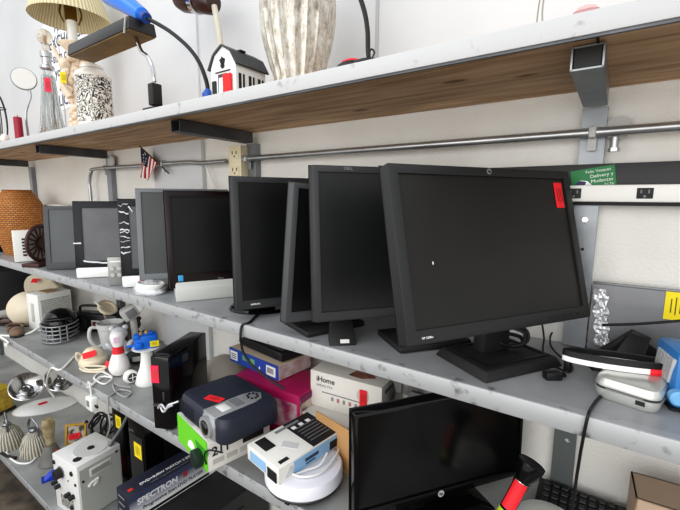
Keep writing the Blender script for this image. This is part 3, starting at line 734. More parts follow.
# damask jar
p=col(97,-.345); k=ppx(p.x,p.y,.8)
t=thing('ceramic_jar','white lidded ceramic jar with black scrollwork pattern','jar',p,facing(p.x,p.y))
def damask():
    m=bpy.data.materials.new('black_scrollwork'); m.use_nodes=True; nt=m.node_tree; b=nt.nodes['Principled BSDF']; b.inputs['Roughness'].default_value=.3
    tc=nt.nodes.new('ShaderNodeTexCoord'); w=nt.nodes.new('ShaderNodeTexNoise'); w.inputs['Scale'].default_value=17; w.inputs['Detail'].default_value=2.2; w.inputs['Distortion'].default_value=2.6
    nt.links.new(tc.outputs['Object'],w.inputs['Vector'])
    r=nt.nodes.new('ShaderNodeValToRGB'); r.color_ramp.interpolation='CONSTANT'; e=r.color_ramp.elements
    e[0].position=0; e[0].color=rgb(228,224,216); e[1].position=.43; e[1].color=rgb(40,38,38)
    for pos,cc in ((.49,(226,222,214)),(.54,(40,38,38)),(.60,(226,222,214))):
        q=e.new(pos); q.color=rgb(*cc)
    nt.links.new(w.outputs['Fac'],r.inputs[0]); nt.links.new(r.outputs[0],b.inputs['Base Color']); return m
CER=mat('white_ceramic',(232,228,220),.22)
r=15.8*k; zs=zz(78); 
MB().lathe([(r,.012),(r,zs)],seg=48,capb=False,capt=False).build('patterned_body',damask(),t)
MB().lathe([(r*.94,0),(r*1.0,.003),(r*1.03,.012),(r*.99,.016)],seg=48,capt=False).build('foot_ring',CER,t)
MB().lathe([(r*1.0,zs-.003),(r*1.03,zs+.004),(r*.97,zs+.014),(r*.62,zs+.034),(r*.55,zs+.036)],seg=48).build('shoulder',CER,t)
MB().lathe([(r*.62,zs+.036),(r*.60,zs+.046),(r*.38,zz(65)),(r*.12,zz(62.5))],seg=32).sph((0,0,zz(61.5)),r*.12).build('lid',CER,t)
# tan and black desk lamp : long head along the shelf
t=thing('desk_lamp','black desk lamp with a long rectangular head and tan underside on chrome neck','lamp',(col(156,-.40).x,-.40,ZT))
ox=t.location.x
yh=-.45
A=aty(66.5,55,yh); Bq=aty(128,28,yh); 
z_b=(A.z+Bq.z)/2; L=Bq.x-A.x; cx=(A.x+Bq.x)/2-ox; cy=yh+.05-t.location.y; dz=z_b-ZT
b=MB(); b.hexa([(cx-L/2,cy-.048,dz),(cx+L/2,cy-.048,dz),(cx+L/2,cy+.052,dz),(cx-L/2,cy+.052,dz),(cx-L/2+.004,cy-.043,dz+.042),(cx+L/2-.004,cy-.043,dz+.042),(cx+L/2-.004,cy+.047,dz+.042),(cx-L/2+.004,cy+.047,dz+.042)],bev=.003)
h=b.build('head',mat('satin_black',(44,44,46),.4),t)
MB().box((cx,cy+.002,dz-.002),(L-.012,.090,.004)).build('tan_underside',mat('tan_diffuser',(136,112,74),.6,col2=(112,92,60),scale=8),h)
MB().box((cx+L/2-.02,cy-.0495,dz+.012),(.004,.004,.05),rot=Matrix.Rotation(.3,3,'Y')).build('switch_lever',LGR,h)
MB().tube([(0,0,zz(82,t.location)),(-.004,0,zz(72,t.location)),(-.014,.0,zz(63,t.location)),(-.036,.0,zz(54,t.location)),(-.068,.0,zz(47,t.location)),(-.10,-.0,dz+.0)],.007,10).build('neck',CHR,t)
b=MB(); b.box((0,0,zz(95,t.location)),(.030,.036,zz(83,t.location)-zz(105,t.location)),bev=.004); b.build('clip',BLKM,t)
MB().box((-.02,-.0,.005),(.08,.03,.010),bev=.003).build('clip_jaw',BLKM,t)
# blue clip lamp
p=col(208,-.40)
t=thing('desk_lamp','clip lamp with bright blue cone head on a black gooseneck beside the toy barn','lamp',p)
def loc(px,py,y): return aty(px,py,y)-t.location
pts=[loc(208,91,-.40),loc(206,80,-.40),loc(199,62,-.40),loc(188,47,-.40),loc(172,33,-.40),loc(158,24,-.40),loc(147,18.5,-.40)]
MB().tube([(0,0,.01)]+pts,.0062,10).build('gooseneck',RUB,t)
MB().lathe([(.016,0),(.017,.014),(.011,.022),(.007,.028)],seg=20).build('blue_base',mat('blue_base',(40,84,170),.4),t)
a=loc(147,18.5,-.40); c=loc(104,-12,-.38); ax=(c-a); Lh=ax.length; q=ax.to_track_quat('Z','Y').to_matrix()
MB().lathe([(.010,0),(.016,.004),(.016,.03),(.024,.035),(.036,Lh*.55),(.044,Lh*.8),(.040,Lh*.98)],a,28,rot=q).build('head',mat('glossy_blue',(24,120,226),.22),t)
MB().lathe([(.0165,.0),(.0185,.004),(.0185,.022),(.0165,.026)],a,24,rot=q).build('collar',mat('blue_collar',(36,70,150),.4),t)
# brown lamp
p=col(221,-.17)
t=thing('desk_lamp','brown lamp with chrome ring and pale ribbed neck rising behind the toy barn','lamp',p)
pts=[loc(221.5,64,-.17),loc(220.5,45,-.17),loc(218,25,-.17),loc(214,6,-.17)]
MB().tube([(0,0,.01)]+pts,.011,10).build('ribbed_neck',mat('pale_ribbed',(206,200,186),.4,bump=.6,bscale=90),t)
for i in range(0): pass
BRN=mat('brown_enamel',(64,38,32),.3)
a=loc(212,3,-.17); c=loc(168,-4,-.2); ax=c-a; q=ax.to_track_quat('Z','Y').to_matrix()
MB().lathe([(.035,-.01),(.04,.0),(.042,.06),(.036,.075)],a,28,rot=q).lathe([(.036,.08),(.044,.085),(.048,.14),(.040,.17)],a,28,rot=q).build('head',BRN,t)
MB().lathe([(.041,.068),(.047,.070),(.047,.088),(.041,.090)],a,28,rot=q,capb=False,capt=False).build('chrome_ring',CHR,t)
MB().lathe([(.03,0),(.03,.006),(.012,.01)],seg=20).build('base',BRN,t)
# black puck
p=col(171,-.36)
o=MB().lathe([(.03,0),(.034,.004),(.032,.012),(.02,.016)],seg=28).build('lens_cap',BLK); o.location=p; tag(o,'flat black cap lying on the top shelf between the two clip lamps','cap')
# toy barn
E2=aty(236.4,90,-.41)
yb=-.405
xr=colx(236.4,yb,ZT); xl=colx(212,yb,ZT); w=xr-xl
t=thing('toy_barn','white toy barn with grey gambrel roof and open red door','toy',((xl+xr)/2,yb,ZT))
zf=lambda py,px: aty(px,py,yb).z-ZT
he=zf(62,236.4); hp=zf(46,223); dep=.115
hm=he+(hp-he)*.62
poly=[(-w/2,0),(w/2,0),(w/2,he),(w*.33,hm),(0,hp),(-w*.33,hm),(-w/2,he)]
BW=mat('barn_white',(232,232,230),.5)
MB().prism(poly,0,dep).build('walls',BW,t)
RF=mat('barn_grey_roof',(62,64,66),.5,var=.2,scale=30)
o_=.006
def strip(p0,p1):
    (x0,z0),(x1,z1)=p0,p1; n=Vector((z0-z1,0,x1-x0)); n=n.normalized()*.005
    if n.z<0: n=-n
    V=[]
    for yy in (-.006,dep+.006): V+=[(x0,yy,z0),(x1,yy,z1),(x1+n.x,yy,z1+n.z),(x0+n.x,yy,z0+n.z)]
    return MB()._add,V
b=MB()
e=w/2+.006
pr=[(-e,he-.006),(-w*.33,hm),(0,hp),(w*.33,hm),(e,he-.006)]
for i in range(4):
    _,V=strip(pr[i],pr[i+1]); b._add(V,[(0,1,2,3),(7,6,5,4),(0,4,5,1),(1,5,6,2),(2,6,7,3),(3,7,4,0)])
b.build('roof',RF,t)
MB().box((w*.18,dep*.45,hp*.97),(.018,.02,.005)).build('roof_slot',INK,t)
MB().box((-w*.02,-.001,he*.36),(w*.34,.003,he*.72)).build('doorway',mat('barn_dark_door',(70,72,76),.5),t)
MB().box((-w*.06,-.003,he*.30),(w*.16,.002,he*.58),rot=None).build('inner_post',BW,t)
MB().box((w*.22,-.006,he*.33),(w*.30,.006,he*.66)).build('red_door',mat('barn_red',(228,34,36),.5),t)
MB().box((-w*.36,-.002,he*.28),(w*.16,.003,he*.5)).build('window',INK,t)
MB().box((0,-.002,he*.80),(w*.6,.002,.003)).build('sill',INK,t)
MB().cyl((0,-.002,he*1.0),w*.07,.003,12,'y').cyl((0,-.002,he*1.16),w*.085,.003,12,'y').tube([(0,-.003,he*1.3),(0,-.003,he*.95)],.002,6,sub=0).tube([(-w*.1,-.003,he*1.2),(w*.1,-.003,he*1.2)],.002,6,sub=0).build('loft_ornament',INK,t)
for yy in (.02,.058,.094):
    MB().box((w/2+.001,yy,he*.42),(.003,.021,he*.52)).build('window',INK,t)
    MB().box((w/2+.003,yy,he*.42),(.002,.003,he*.52)).build('muntin',BW,t)
# mercury glass vase
yv=-.27; p=col(298.5,yv); k=ppx(p.x,yv,.85)
t=thing('glass_vase','large fluted mercury-glass vase with worn silver lining','vase',p)
def mercury():
    m=bpy.data.materials.new('mercury_glass'); m.use_nodes=True; nt=m.node_tree; b=nt.nodes['Principled BSDF']
    b.inputs['Roughness'].default_value=.16; b.inputs['Metallic'].default_value=.15; b.inputs['Coat Weight'].default_value=.6
    tc=nt.nodes.new('ShaderNodeTexCoord'); mp=nt.nodes.new('ShaderNodeMapping'); mp.inputs['Scale'].default_value=(1,1,.35)
    nt.links.new(tc.outputs['Object'],mp.inputs[0])
    n=nt.nodes.new('ShaderNodeTexNoise'); n.inputs['Scale'].default_value=75; n.inputs['Detail'].default_value=8; n.inputs['Roughness'].default_value=.75
    nt.links.new(mp.outputs[0],n.inputs['Vector'])
    r=nt.nodes.new('ShaderNodeValToRGB'); e=r.color_ramp.elements
    e[0].position=.36; e[0].color=rgb(160,152,136); e[1].position=.62; e[1].color=rgb(244,242,236); q=e.new(.5); q.color=rgb(216,211,199)
    nt.links.new(n.outputs['Fac'],r.inputs[0]); nt.links.new(r.outputs[0],b.inputs['Base Color'])
    b.inputs['Transmission Weight'].default_value=.35
    return m
rows=[(84,22.5),(78,25),(66,29),(50,33.5),(35,36.5),(20,38),(5,38),(-12,36.5),(-30,33),(-45,30)]
prof=[(rw*k,max(0,zz(py))) for py,rw in rows]; prof[0]=(prof[0][0],0)
pin=[(r-.006,z+.004) for r,z in prof][::-1]
MB().lathe(prof+pin,seg=120,capt=False,fn=lambda rr,a,z,i: rr*(1-.06*abs(math.sin(10*a)))).build('vessel',mercury(),t,sharp=50)
# black gooseneck with red base
p=col(369,-.385)
t=thing('desk_lamp','black gooseneck lamp standing right of the glass vase','lamp',p)
MB().tube([(0,0,.012)]+[loc(368,50,-.385),loc(367.5,30,-.385),loc(364,10,-.385),loc(356,-12,-.385),loc(345,-30,-.385)],.0055,10).build('gooseneck',RUB,t)
MB().lathe([(.035,0),(.037,.003),(.035,.008),(.008,.014)],seg=28).build('base',BLK,t)
a=loc(345,-30,-.385); c=loc(332,-44,-.385); q=(c-a).to_track_quat('Z','Y').to_matrix()
MB().lathe([(.008,0),(.02,.01),(.045,.07),(.046,.072)],a,28,rot=q).build('head',BLK,t)
MB().tube([(.004,-.012,.012),(.012,-.014,.03),(.02,-.012,.024),(.014,-.012,.010)],.0022,6).build('clip_loop',BLK,t)
p=col(350,-.37)
t=thing('pin_cushion','small black dome with a red top lying right of the glass vase','dome',p)
MB().lathe([(.042,0),(.043,.008),(.034,.02),(.02,.026)],seg=28,sx=1,sy=.6).build('dome',BLK,t)
MB().lathe([(.026,.018),(.022,.028),(.008,.032)],seg=24,sy=.6).build('red_top',mat('soft_red',(226,44,62),.6),t)
# wire loop and pink scrap on the right
p=col(540,-.40)
o=MB().tube([(-.006,0,.003),(-.004,0,.04),(.002,.0,.075),(.010,.0,.10),(.02,0,.115),(.014,0,.10),(.006,.0,.07),(.002,.0,.03),(.004,0,.003)],.0013,6).build('wire_loop',mat('dull_wire',(150,146,140),.4,.5)); o.location=p; tag(o,'thin grey wire loop standing up from the top shelf above the large monitor','wire')
p=col(586,-.405)
o=MB().lathe([(.012,0),(.016,.006),(.010,.013),(.003,.016)],seg=10,sx=1.3).build('paper_scrap',mat('pink_paper',(222,176,176),.8)); o.location=p; tag(o,'crumpled pink scrap at the top right end of the top shelf','paper')
# sign on the upper wall
s0=aty(47,30,-.013); s1=aty(88,100,-.013)
xm=(s0.x+s1.x)/2; zm=1.23
t=thing('sign','white paper notice with large black lettering on the wall behind the lamps','sign',(xm,-.0135,zm))
MB().box((0,0,0),(.62,.0015,.56)).build('paper',mat('notice_paper',(232,234,238),.7),t)
NI=mat('notice_ink',(64,68,84),.7)
for i,(s,sz) in enumerate((('ARE NO',.085),('EXCHANGE',.095),('sum of your',.085),('you may be',.085),('a person',.085),('LICENSE',.095))):
    text(s,sz,NI,t,(0.02,-.0012,.225-.09*i),bold=.001)
# ------------------------------------------------------------------ shelf below the monitors
def G(px,py,z=Z2): return on(px,py,z)
def zr(p,py,z0=Z2): return rowz(p.x,p.y,py)-z0
BEI=mat('cream_enamel',(226,216,196),.4,col2=(212,200,176),scale=5)
# cream dome lamp shade + heater + slippers
p=Vector((colx(43,-.17,-.25),-.17,Z2)); k=ppx(p.x,p.y,-.25)
t=thing('dome_lamp','large cream dome lamp on its side behind the white heater, red tag on top','lamp',p,R(25))
r=21*k
q=Matrix.Rotation(PI/2-.35,3,'X')
b=MB(); b.lathe([(r,0),(r*1.02,.006),(r*.97,.02),(r*.8,.06),(r*.5,.085),(r*.1,.095)],(0,.0,r*.98),40,rot=Matrix.Rotation(-PI/2+.3,3,'X')); b.build('dome',BEI,t)
MB().box((0,0,0),(.05,.0015,.03)).build('red_tag',RED,t,loc=(.01,-.062,r*1.70),rot=(-.75,0,0))
p=Vector((colx(30,-.315,-.27),-.315,Z2)); k=ppx(p.x,p.y,-.25)
t=thing('round_cover','round cream plastic cover leaning on the left side of the white heater','cover',p,facing(p.x,p.y))
r=17*k
MB().lathe([(r,0),(r*1.01,.006),(r*.97,.022),(r*.7,.05),(r*.3,.066),(.001,.07)],(-.01,0,r*1.0),40,rot=Matrix.Rotation(PI/2-.15,3,'X')).build('dome',BEI,t)
MB().tube([(-.01+r*.98*math.cos(a),.008,r+r*.98*math.sin(a)) for a in [2*PI*i/32 for i in range(32)]],.006,6,closed=True,sub=0).build('rim',mat('old_cream',(206,194,166),.5),t)
t=thing('heater','white box fan heater with fine grille on its right side and hanging cord','heater',(-2.71,-.34,Z2),R(8))
hz=.225; hx,hy=.125,.19
HT=mat('heater_white',(232,232,228),.45)
MB().box((-hx/2,hy/2,hz/2),(hx,hy,hz),bev=.005).build('case',HT,t)
MB().box((.0015,hy/2,hz*.47),(.004,hy*.86,hz*.74)).build('grille_field',mat('grille_grey',(176,176,172),.6,var=.25,scale=90),t)
for i in range(16): MB().box((.004,hy/2,hz*(.12+.045*i)),(.003,hy*.86,.003)).build('grille_bar',HT,t)
MB().box((-hx*.5,-.002,hz*.5),(hx*.2,.004,hz*.5),bev=.001).build('front_slot',LGR,t)
MB().box((-hx/2,hy/2,hz+.002),(hx*.8,hy*.4,.004)).build('top_vent',mat('tan_vent',(178,150,120),.6),t)
pts=[G(33,322,-.40)]+[Vector((-2.72,-.37,Z2+.02)),Vector((-2.72,-.44,Z2+.006)),Vector((-2.72,-.488,Z2+.006)),Vector((-2.73,-.50,Z2-.03))]
cz=aty(7,345,-.50)
pts=[Vector((-2.715,-.347,Z2+.03)),Vector((-2.72,-.40,Z2+.006)),Vector((-2.76,-.47,Z2+.005)),Vector((-2.84,-.497,Z2-.005)),Vector((cz.x+.03,-.502,cz.z+.025)),cz]
t=thing('plug_cable','white cable from the heater ending in a plug over the shelf edge','cord',(0,0,0))
MB().tube(pts,.006,8).build('cord',WHT,t)
MB().box(tuple(cz),(.035,.02,.022),bev=.004).box((cz.x-.022,cz.y,cz.z-.005),(.018,.003,.008)).build('plug',WHT,t)
LEA=mat('brown_leather',(84,60,48),.6,var=.35,scale=18)
for i,(px,py,a,lab) in enumerate(((12,325,25,'dark brown leather slipper lying left of the heater'),(16,333,-10,'tan-brown leather slipper in front of the darker slipper at the left edge'))):
    p=G(px,py); t=thing('slipper',lab,'slipper',p,R(a),'slippers on the shelf')
    LE_=LEA if i==0 else mat('tan_leather',(112,90,72),.6,var=.3,scale=18)
    P_=[(x*.1,y*.04) for x,y in ((-1,-.7),(-.4,-.85),(.2,-.75),(.8,-.9),(1.1,-.5),(1.15,.2),(.8,.85),(.1,.7),(-.5,.8),(-1,.7),(-1.15,0))]
    slabpoly(P_,[(1,0),(1.02,.008),(.98,.012)]).build('sole',INK,t)
    b=MB(); b.sph((.05,0,.016),.045,(1.3,.85,.75),18,10); b.tube([(-.10,.0,.03),(-.09,.03,.03),(-.03,.036,.03),(.03,.03,.035)],.008,7).tube([(-.10,.0,.03),(-.09,-.03,.03),(-.03,-.036,.03),(.03,-.03,.035)],.008,7); b.build('upper',LE_,t)
MB_t=thing('storage_bin','large black plastic bin with a pale base strip at the left end of the shelf','bin',(-3.30,-.24,Z2))
MB().hexa([(-.28,-.17,.035),(-.02,-.17,.035),(-.02,.19,.035),(-.28,.19,.035),(-.30,-.19,.31),(.0,-.19,.31),(.0,.21,.31),(-.30,.21,.31)],bev=.008).build('bin_body',mat('bin_black',(46,47,49),.5,var=.2,scale=6),MB_t)
MB().box((-.15,.01,.0175),(.28,.38,.035),bev=.003).build('base_strip',mat('pale_strip',(196,196,192),.5),MB_t)
MB().box((-.15,.01,.318),(.32,.42,.016),bev=.005).build('lid',mat('bin_black',(46,47,49),.5),MB_t)
# helmet with cage
p=G(61,339); k=ppx(p.x,p.y,-.36)
t=thing('sports_helmet','black helmet with a grey wire face cage in front of the heater','helmet',p,facing(p.x,p.y)-R(10))
r=15*k
b=MB(); b.sph((0,.03,r*1.02),r,(1.05,1.15,1.0),28,18); b.sph((-r*.75,.02,r*.75),r*.35,(.6,1,1),14,10); b.sph((r*.75,.02,r*.75),r*.35,(.6,1,1),14,10); b.box((0,-.045,r*1.55),(r*1.2,.06,.012),bev=.004); b.build('shell',BLKG,t)
b=MB()
CG=mat('cage_grey',(150,152,154),.35,.4)
for i in range(5):
    z=.012+i*r*.26; b.tube([(r*1.05*math.cos(a),.01-r*1.35*math.sin(a),z) for a in [PI*j/12 for j in range(13)]],.0042,6,sub=0)
for x in (-.55,-.2,.2,.55):
    b.tube([(r*x,.01-r*1.35*math.sqrt(1-(x/1.05)**2),.012+i*r*.26) for i in range(5)],.0042,6,sub=0)
b.build('face_cage',CG,t)
MB().tube([(r*.4,-.02,r*1.6),(r*.7,-.05,r*1.3),(r*.95,-.02,r*.9)],.008,8).build('strap',BLK,t)
# radio
p=Vector((colx(98,-.13,-.33),-.12,Z2)); k=ppx(p.x,p.y,-.35)
t=thing('boombox','black portable radio with a reddish display behind the helmet','radio',p,R(25))
MB().box((0,0,.06),(.30,.09,.115),bev=.02).build('case',BLK,t)
MB().cyl((-.09,-.046,.055),.042,.006,24,'y').build('speaker_grille',DGR,t); MB().cyl((.10,-.046,.055),.034,.006,24,'y').build('speaker_grille',DGR,t)
MB().box((.02,-.047,.055),(.075,.004,.05),bev=.002).build('display_frame',LGR,t)
MB().box((.02,-.0495,.055),(.055,.003,.034)).build('display',mat('red_display',(92,28,40),.3),t)
MB().tube([(-.13,0,.11),(-.12,0,.15),(0,0,.155),(.12,0,.15),(.13,0,.11)],.008,8,sub=5).build('handle',BLK,t)
for i in range(5): MB().box((-.03+.018*i,-.02,.119),(.011,.011,.006),bev=.002).build('button',GRY,t)
# cream magnifier lamp
p=G(91,347); k=ppx(p.x,p.y,-.3)
t=thing('desk_lamp','small cream lamp with round shallow head and thin stem behind the cream iron','lamp',p+Vector((-.01,.10,0)),facing(p.x,p.y))
p=t.location
MB().lathe([(.03,0),(.03,.006),(.006,.012)],seg=20).build('base',CRM,t)
zt_=zr(p,310)
MB().tube([(.02,0,.008),(.012,0,zt_*.4),(-.008,0,zt_*.75),(-.02,0,zt_)],.0055,8).build('stem',mat('taupe_stem',(150,138,124),.5),t)
q=Matrix.Rotation(.5,3,'Y')@Matrix.Rotation(.5,3,'X')
MB().lathe([(.010,-.012),(.045,-.008),(.052,.006),(.052,.012),(.042,.014),(.038,.004),(.005,.0)],(.0,0,zt_+.01),28,rot=q).build('head',CRM,t)
MB().tube([(-.01,-.01,zt_+.01),(-.035,-.02,zt_+.035),(-.055,-.02,zt_+.062)],.005,8,sub=0).build('arm',WHT,t)
# pitcher
p=G(104,350)+Vector((-.02,.05,0)); k=ppx(p.x,p.y,-.35)
t=thing('pitcher','translucent white plastic pitcher with handle behind the bowling pin','pitcher',p,facing(p.x,p.y)+R(10))
MLK=mat('milky_plastic',(222,224,222),.3,trans=.25)
r=10.5*k; h=zr(p,322)
b=MB(); b.lathe([(r*.8,0),(r*.86,.01),(r*1.1,h*.85),(r*1.18,h),(r*1.12,h),(r*1.04,h*.85),(r*.78,.014)],seg=32,capt=False); b.build('jug',MLK,t)
MB().tube([(-r*.95,0,h*.85),(-r*1.6,0,h*.88),(-r*1.75,0,h*.5),(-r*1.3,0,h*.12),(-r*.85,0,h*.12)],.009,8).build('handle',MLK,t)
MB().tube([(r*1.05*math.cos(a),r*1.05*math.sin(a),h*.80) for a in [2*PI*i/24 for i in range(24)]],.004,6,closed=True,sub=0).build('band',LGR,t)
MB().box((r*.5,-r*.85,.018),(.04,.012,.03),bev=.002).build('red_foot',mat('red_foot',(196,36,44),.5),t)
# grey dryer
p=Vector((colx(130,-.19,-.2),-.19,Z2)); k=ppx(p.x,p.y,-.3)
t=thing('hair_dryer','grey-white hair dryer head raised on its handle above the bears','hair dryer',p,facing(p.x,p.y))
zt_=zr(p,312); 
q=Matrix.Rotation(-.5,3,'Y')
b=MB(); b.box((0,0,zt_),(16*k,.07,13*k),bev=.012,rot=q); b.build('head',LGR,t)
b=MB(); b.box((1.2*k,-.036,zt_),(9*k,.004,8*k),bev=.001,rot=q); b.build('grille',GRY,t)
MB().cyl((7*k,0,zt_+5*k),5.5*k,.06,20,'y',bev=.006).build('cap',WHT,t)
MB().tube([(2*k,.005,zt_-5*k),(3*k,.005,zt_*.5),(3*k,.005,.012)],.016,10).build('handle',LGR,t)
MB().lathe([(.04,0),(.04,.008),(.02,.014)],(3*k,.005,0),20).build('foot',LGR,t)
# bears
def bear(label,p,h,m,m2,rz):
    t=thing('toy_bear',label,'toy',p,rz,'toy bears')
    b=MB(); s=h
    b.sph((0,0,s*.30),s*.25,(1,.85,1.15),18,12); b.sph((0,-.01*s,s*.74),s*.23,(1.05,.95,.95),18,12)
    for q in (-1,1):
        b.sph((q*s*.18,0,s*.92),s*.085,(1,.6,1),12,8); b.sph((q*s*.27,-.07*s,s*.38),s*.09,(1,1,1.9),12,8,rot=Matrix.Rotation(q*.6,3,'Y')); b.sph((q*s*.16,-.17*s,s*.10),s*.10,(1,1.6,1),12,8)
    b.build('body',m,t)
    MB().sph((0,-.22*s,s*.69),s*.10,(1.1,.8,.85),14,10).build('muzzle',m2,t)
    MB().sph((0,-.30*s,s*.72),s*.03).sph((-.09*s,-.205*s,s*.80),s*.022).sph((.09*s,-.205*s,s*.80),s*.022).build('face_features',INK,t)
    return t
p=Vector((colx(119,-.25,-.3),-.25,Z2)); bear('small glossy white bear figurine behind the bowling pin',p,zr(p,322)*.9,mat('pearl_grey',(204,207,212),.25),mat('pearl_grey',(204,207,212),.25),facing(p.x,p.y))
p=Vector((colx(133,-.13,-.3),-.13,Z2)); bear('dark brown toy bear behind the blue mixer',p,zr(p,317),mat('bear_brown',(74,60,54),.85,var=.25,scale=60,bump=.5,bscale=160),mat('bear_muzzle',(104,86,76),.85),facing(p.x,p.y))
# bowling pin
p=G(120,374); k=ppx(p.x,p.y,-.32)
t=thing('bowling_pin','white toy bowling pin with a red band around the neck','bowling pin',p,facing(p.x,p.y))
H=zr(p,331)
prof=[(5,0),(8,.03),(10.5,.14),(10.5,.2),(8.5,.36),(5.8,.5),(4.8,.58),(5.0,.66),(6.8,.78),(7.4,.86),(6.4,.95),(3.5,.99),(.3,1)]
pw=mat('pin_white',(236,232,230),.3)
MB().lathe([(max(.0005,r*.92*k),u*H) for r,u in prof],seg=32).build('body',pw,t)
MB().lathe([(5.6*k,.50*H),(5.3*k,.54*H),(4.95*k,.60*H),(5.1*k,.66*H)],seg=32,capb=False,capt=False).build('red_band',mat('pin_red',(220,40,56),.5),t)
sticker(t,(-.004,-6.6*k,.84*H),.022,.026,'-y',mat('faded_pink',(226,190,214),.6),'faded_print',lines=False)
# mixer
p=G(148.5,382); k=ppx(p.x,p.y,-.33)
t=thing('juicer','bright blue gadget head on a flared white pedestal beside the black tower','gadget',p,facing(p.x,p.y))
H=zr(p,347)
MB().lathe([(11.5*k,0),(12*k,.006),(10.5*k,.2*H),(7*k,.45*H),(5.5*k,.7*H),(5.2*k,.92*H),(7*k,.95*H)],seg=32).build('pedestal',WHT,t)
MB().lathe([(7*k,.95*H),(12*k,.965*H),(13.2*k,.985*H),(13.2*k,1.0*H),(9*k,1.01*H)],seg=32).build('plate',WHT,t)
b=MB(); b.box((0,0,H+7*k),(21*k,15*k,13.5*k),bev=.008); b.box((-8*k,-6*k,H+13*k),(6*k,5*k,4*k),bev=.003); b.box((3*k,0,H+14.5*k),(8*k,6*k,3*k),bev=.003); b.cyl((-13*k,-3*k,H+4*k),1.2*k,8*k,10,'x'); b.box((-6*k,-8*k,H+5*k),(5*k,4*k,5*k),bev=.002); b.build('blue_head',BLU,t)
MB().cyl((1*k,-2*k,H+16*k),1.6*k,3*k,12).cyl((-4*k,-2*k,H+15*k),1.4*k,3*k,12).build('knob',mat('amber_knob',(196,150,60),.4),t)
sticker(t,(7.5*k,-7.5*k,H+5*k),8*k,6*k,'-y',YEL)
# iron
p=G(87,365)+Vector((0,.03,0)); k=ppx(p.x,p.y,-.38)
t=thing('egg_cooker','cream dome-shaped cooker with a red tag and coiled cord at the shelf edge','cooker',p,facing(p.x,p.y))
MB().lathe([(12.5*k,0),(13*k,.006),(12.8*k,.022),(11.5*k,.034),(10.5*k,.036),(9*k,.058),(6*k,.074),(2.5*k,.080),(.001,.081)],seg=36).build('dome',CRM,t)
MB().tube([(-9*k,-2*k,.05),(-13*k,-3*k,.07),(-14*k,-2*k,.045),(-12*k,-2*k,.025)],.005,7).build('handle',CRM,t)
MB().box((0,0,0),(.055,.0012,.03)).build('red_tag',RED,t,loc=(-3*k,-9.7*k,.062),rot=(-.75,-.15,0))
t=thing('cord_bundle','cream cord bundle with a red paper tag in front of the bowling pin','cord',G(95,371),R(10))
b=MB(); b.tube([(-.07,-.01,.007),(-.02,-.02,.010),(.04,0,.016),(.05,.02,.02),(.0,.015,.018),(-.06,.0,.012),(-.075,-.02,.007),(-.02,-.03,.007),(.03,-.015,.007),(.055,.01,.007)],.0055,8)
b.build('cord',mat('cream_cord',(222,212,190),.5),t)
MB().box((0,0,0),(.045,.0012,.024)).build('red_tag',RED,t,loc=(.06,.03,.032),rot=(-.5,.1,.1))
# green bag
p=Vector((colx(139,-.235,-.38),-.235,Z2))
t=thing('pouch','dark green-black folded pouch with a white label behind the bowling pin','pouch',p,facing(p.x,p.y))
k=ppx(p.x,p.y,-.38)
b=MB(); b.sph((0,0,.032),.055,(1.25,.8,.6),20,12); b.build('pouch',mat('dark_green_cloth',(38,48,44),.7),t)
MB().box((-.012,-.045,.036),(.035,.003,.022),rot=Matrix.Rotation(-.15,3,'X')).build('label_patch',LGR,t)
# white plug-in cup
p=G(131,383); k=ppx(p.x,p.y,-.38)
t=thing('wall_light','small white round plug-in light with dark face at the foot of the mixer','light',p,facing(p.x,p.y)+R(25))
MB().cyl((0,0,7*k),6.5*k,.03,24,'y',bev=.005).build('body',WHT,t)
MB().cyl((0,-.0165,7*k),4.2*k,.003,20,'y').build('dark_face',DGR,t)
MB().box((0,-.019,7*k),(7*k,.002,.003)).box((0,-.019,7*k),(.003,.002,7*k)).build('face_cross',WHT,t)
# white wires, hanging adapter
t=thing('charger','white phone charger hanging by its cable below the shelf edge','charger',(0,0,0))
a0=aty(92,403,-.505)
pts=[G(108,374,Z2+.005),G(98,380,Z2+.006),G(91,386,Z2+.006),Vector((colx(88,-.492,Z2),-.497,Z2-.004)),Vector((a0.x-.01,-.505,a0.z+.09)),Vector((a0.x,-.505,a0.z+.03))]
MB().tube(pts,.0035,7).build('cable',WHT,t)
b=MB(); b.box((a0.x,-.505,a0.z),(.055,.03,.058),bev=.006); b.build('adapter',WHT,t)
MB().box((a0.x,-.521,a0.z+.004),(.022,.002,.026)).build('rating_print',GINK,t)
MB().box((a0.x+.038,-.505,a0.z-.004),(.022,.006,.008)).build('prong',BLK,t)
o=tag(MB().tube([G(112,377,Z2+.005),G(102,372,Z2+.005),G(94,378,Z2+.007),G(104,384,Z2+.008),G(112,378,Z2+.009),G(100,377,Z2+.012),G(93,384,Z2+.006),G(88,382,Z2+.005)],.004,7).build('cable',WHT),'white cable coil lying between the bowling pin and shelf edge','cable')
o=tag(MB().tube([G(131,388,Z2+.004),G(120,386,Z2+.004),G(113,384,Z2+.004),G(116,392,Z2+.004),G(126,397,Z2+.004),G(131,392,Z2+.004),G(120,390,Z2+.006),G(110,396,Z2+.004),Vector((colx(109,-.49,Z2),-.494,Z2)),aty(108,410,-.50),aty(110,425,-.50),aty(107,436,-.49)],.0035,7).build('cable',mat('grey_cable',(160,160,158),.5)),'thin grey cable hanging down over the shelf edge above the instrument','cable')
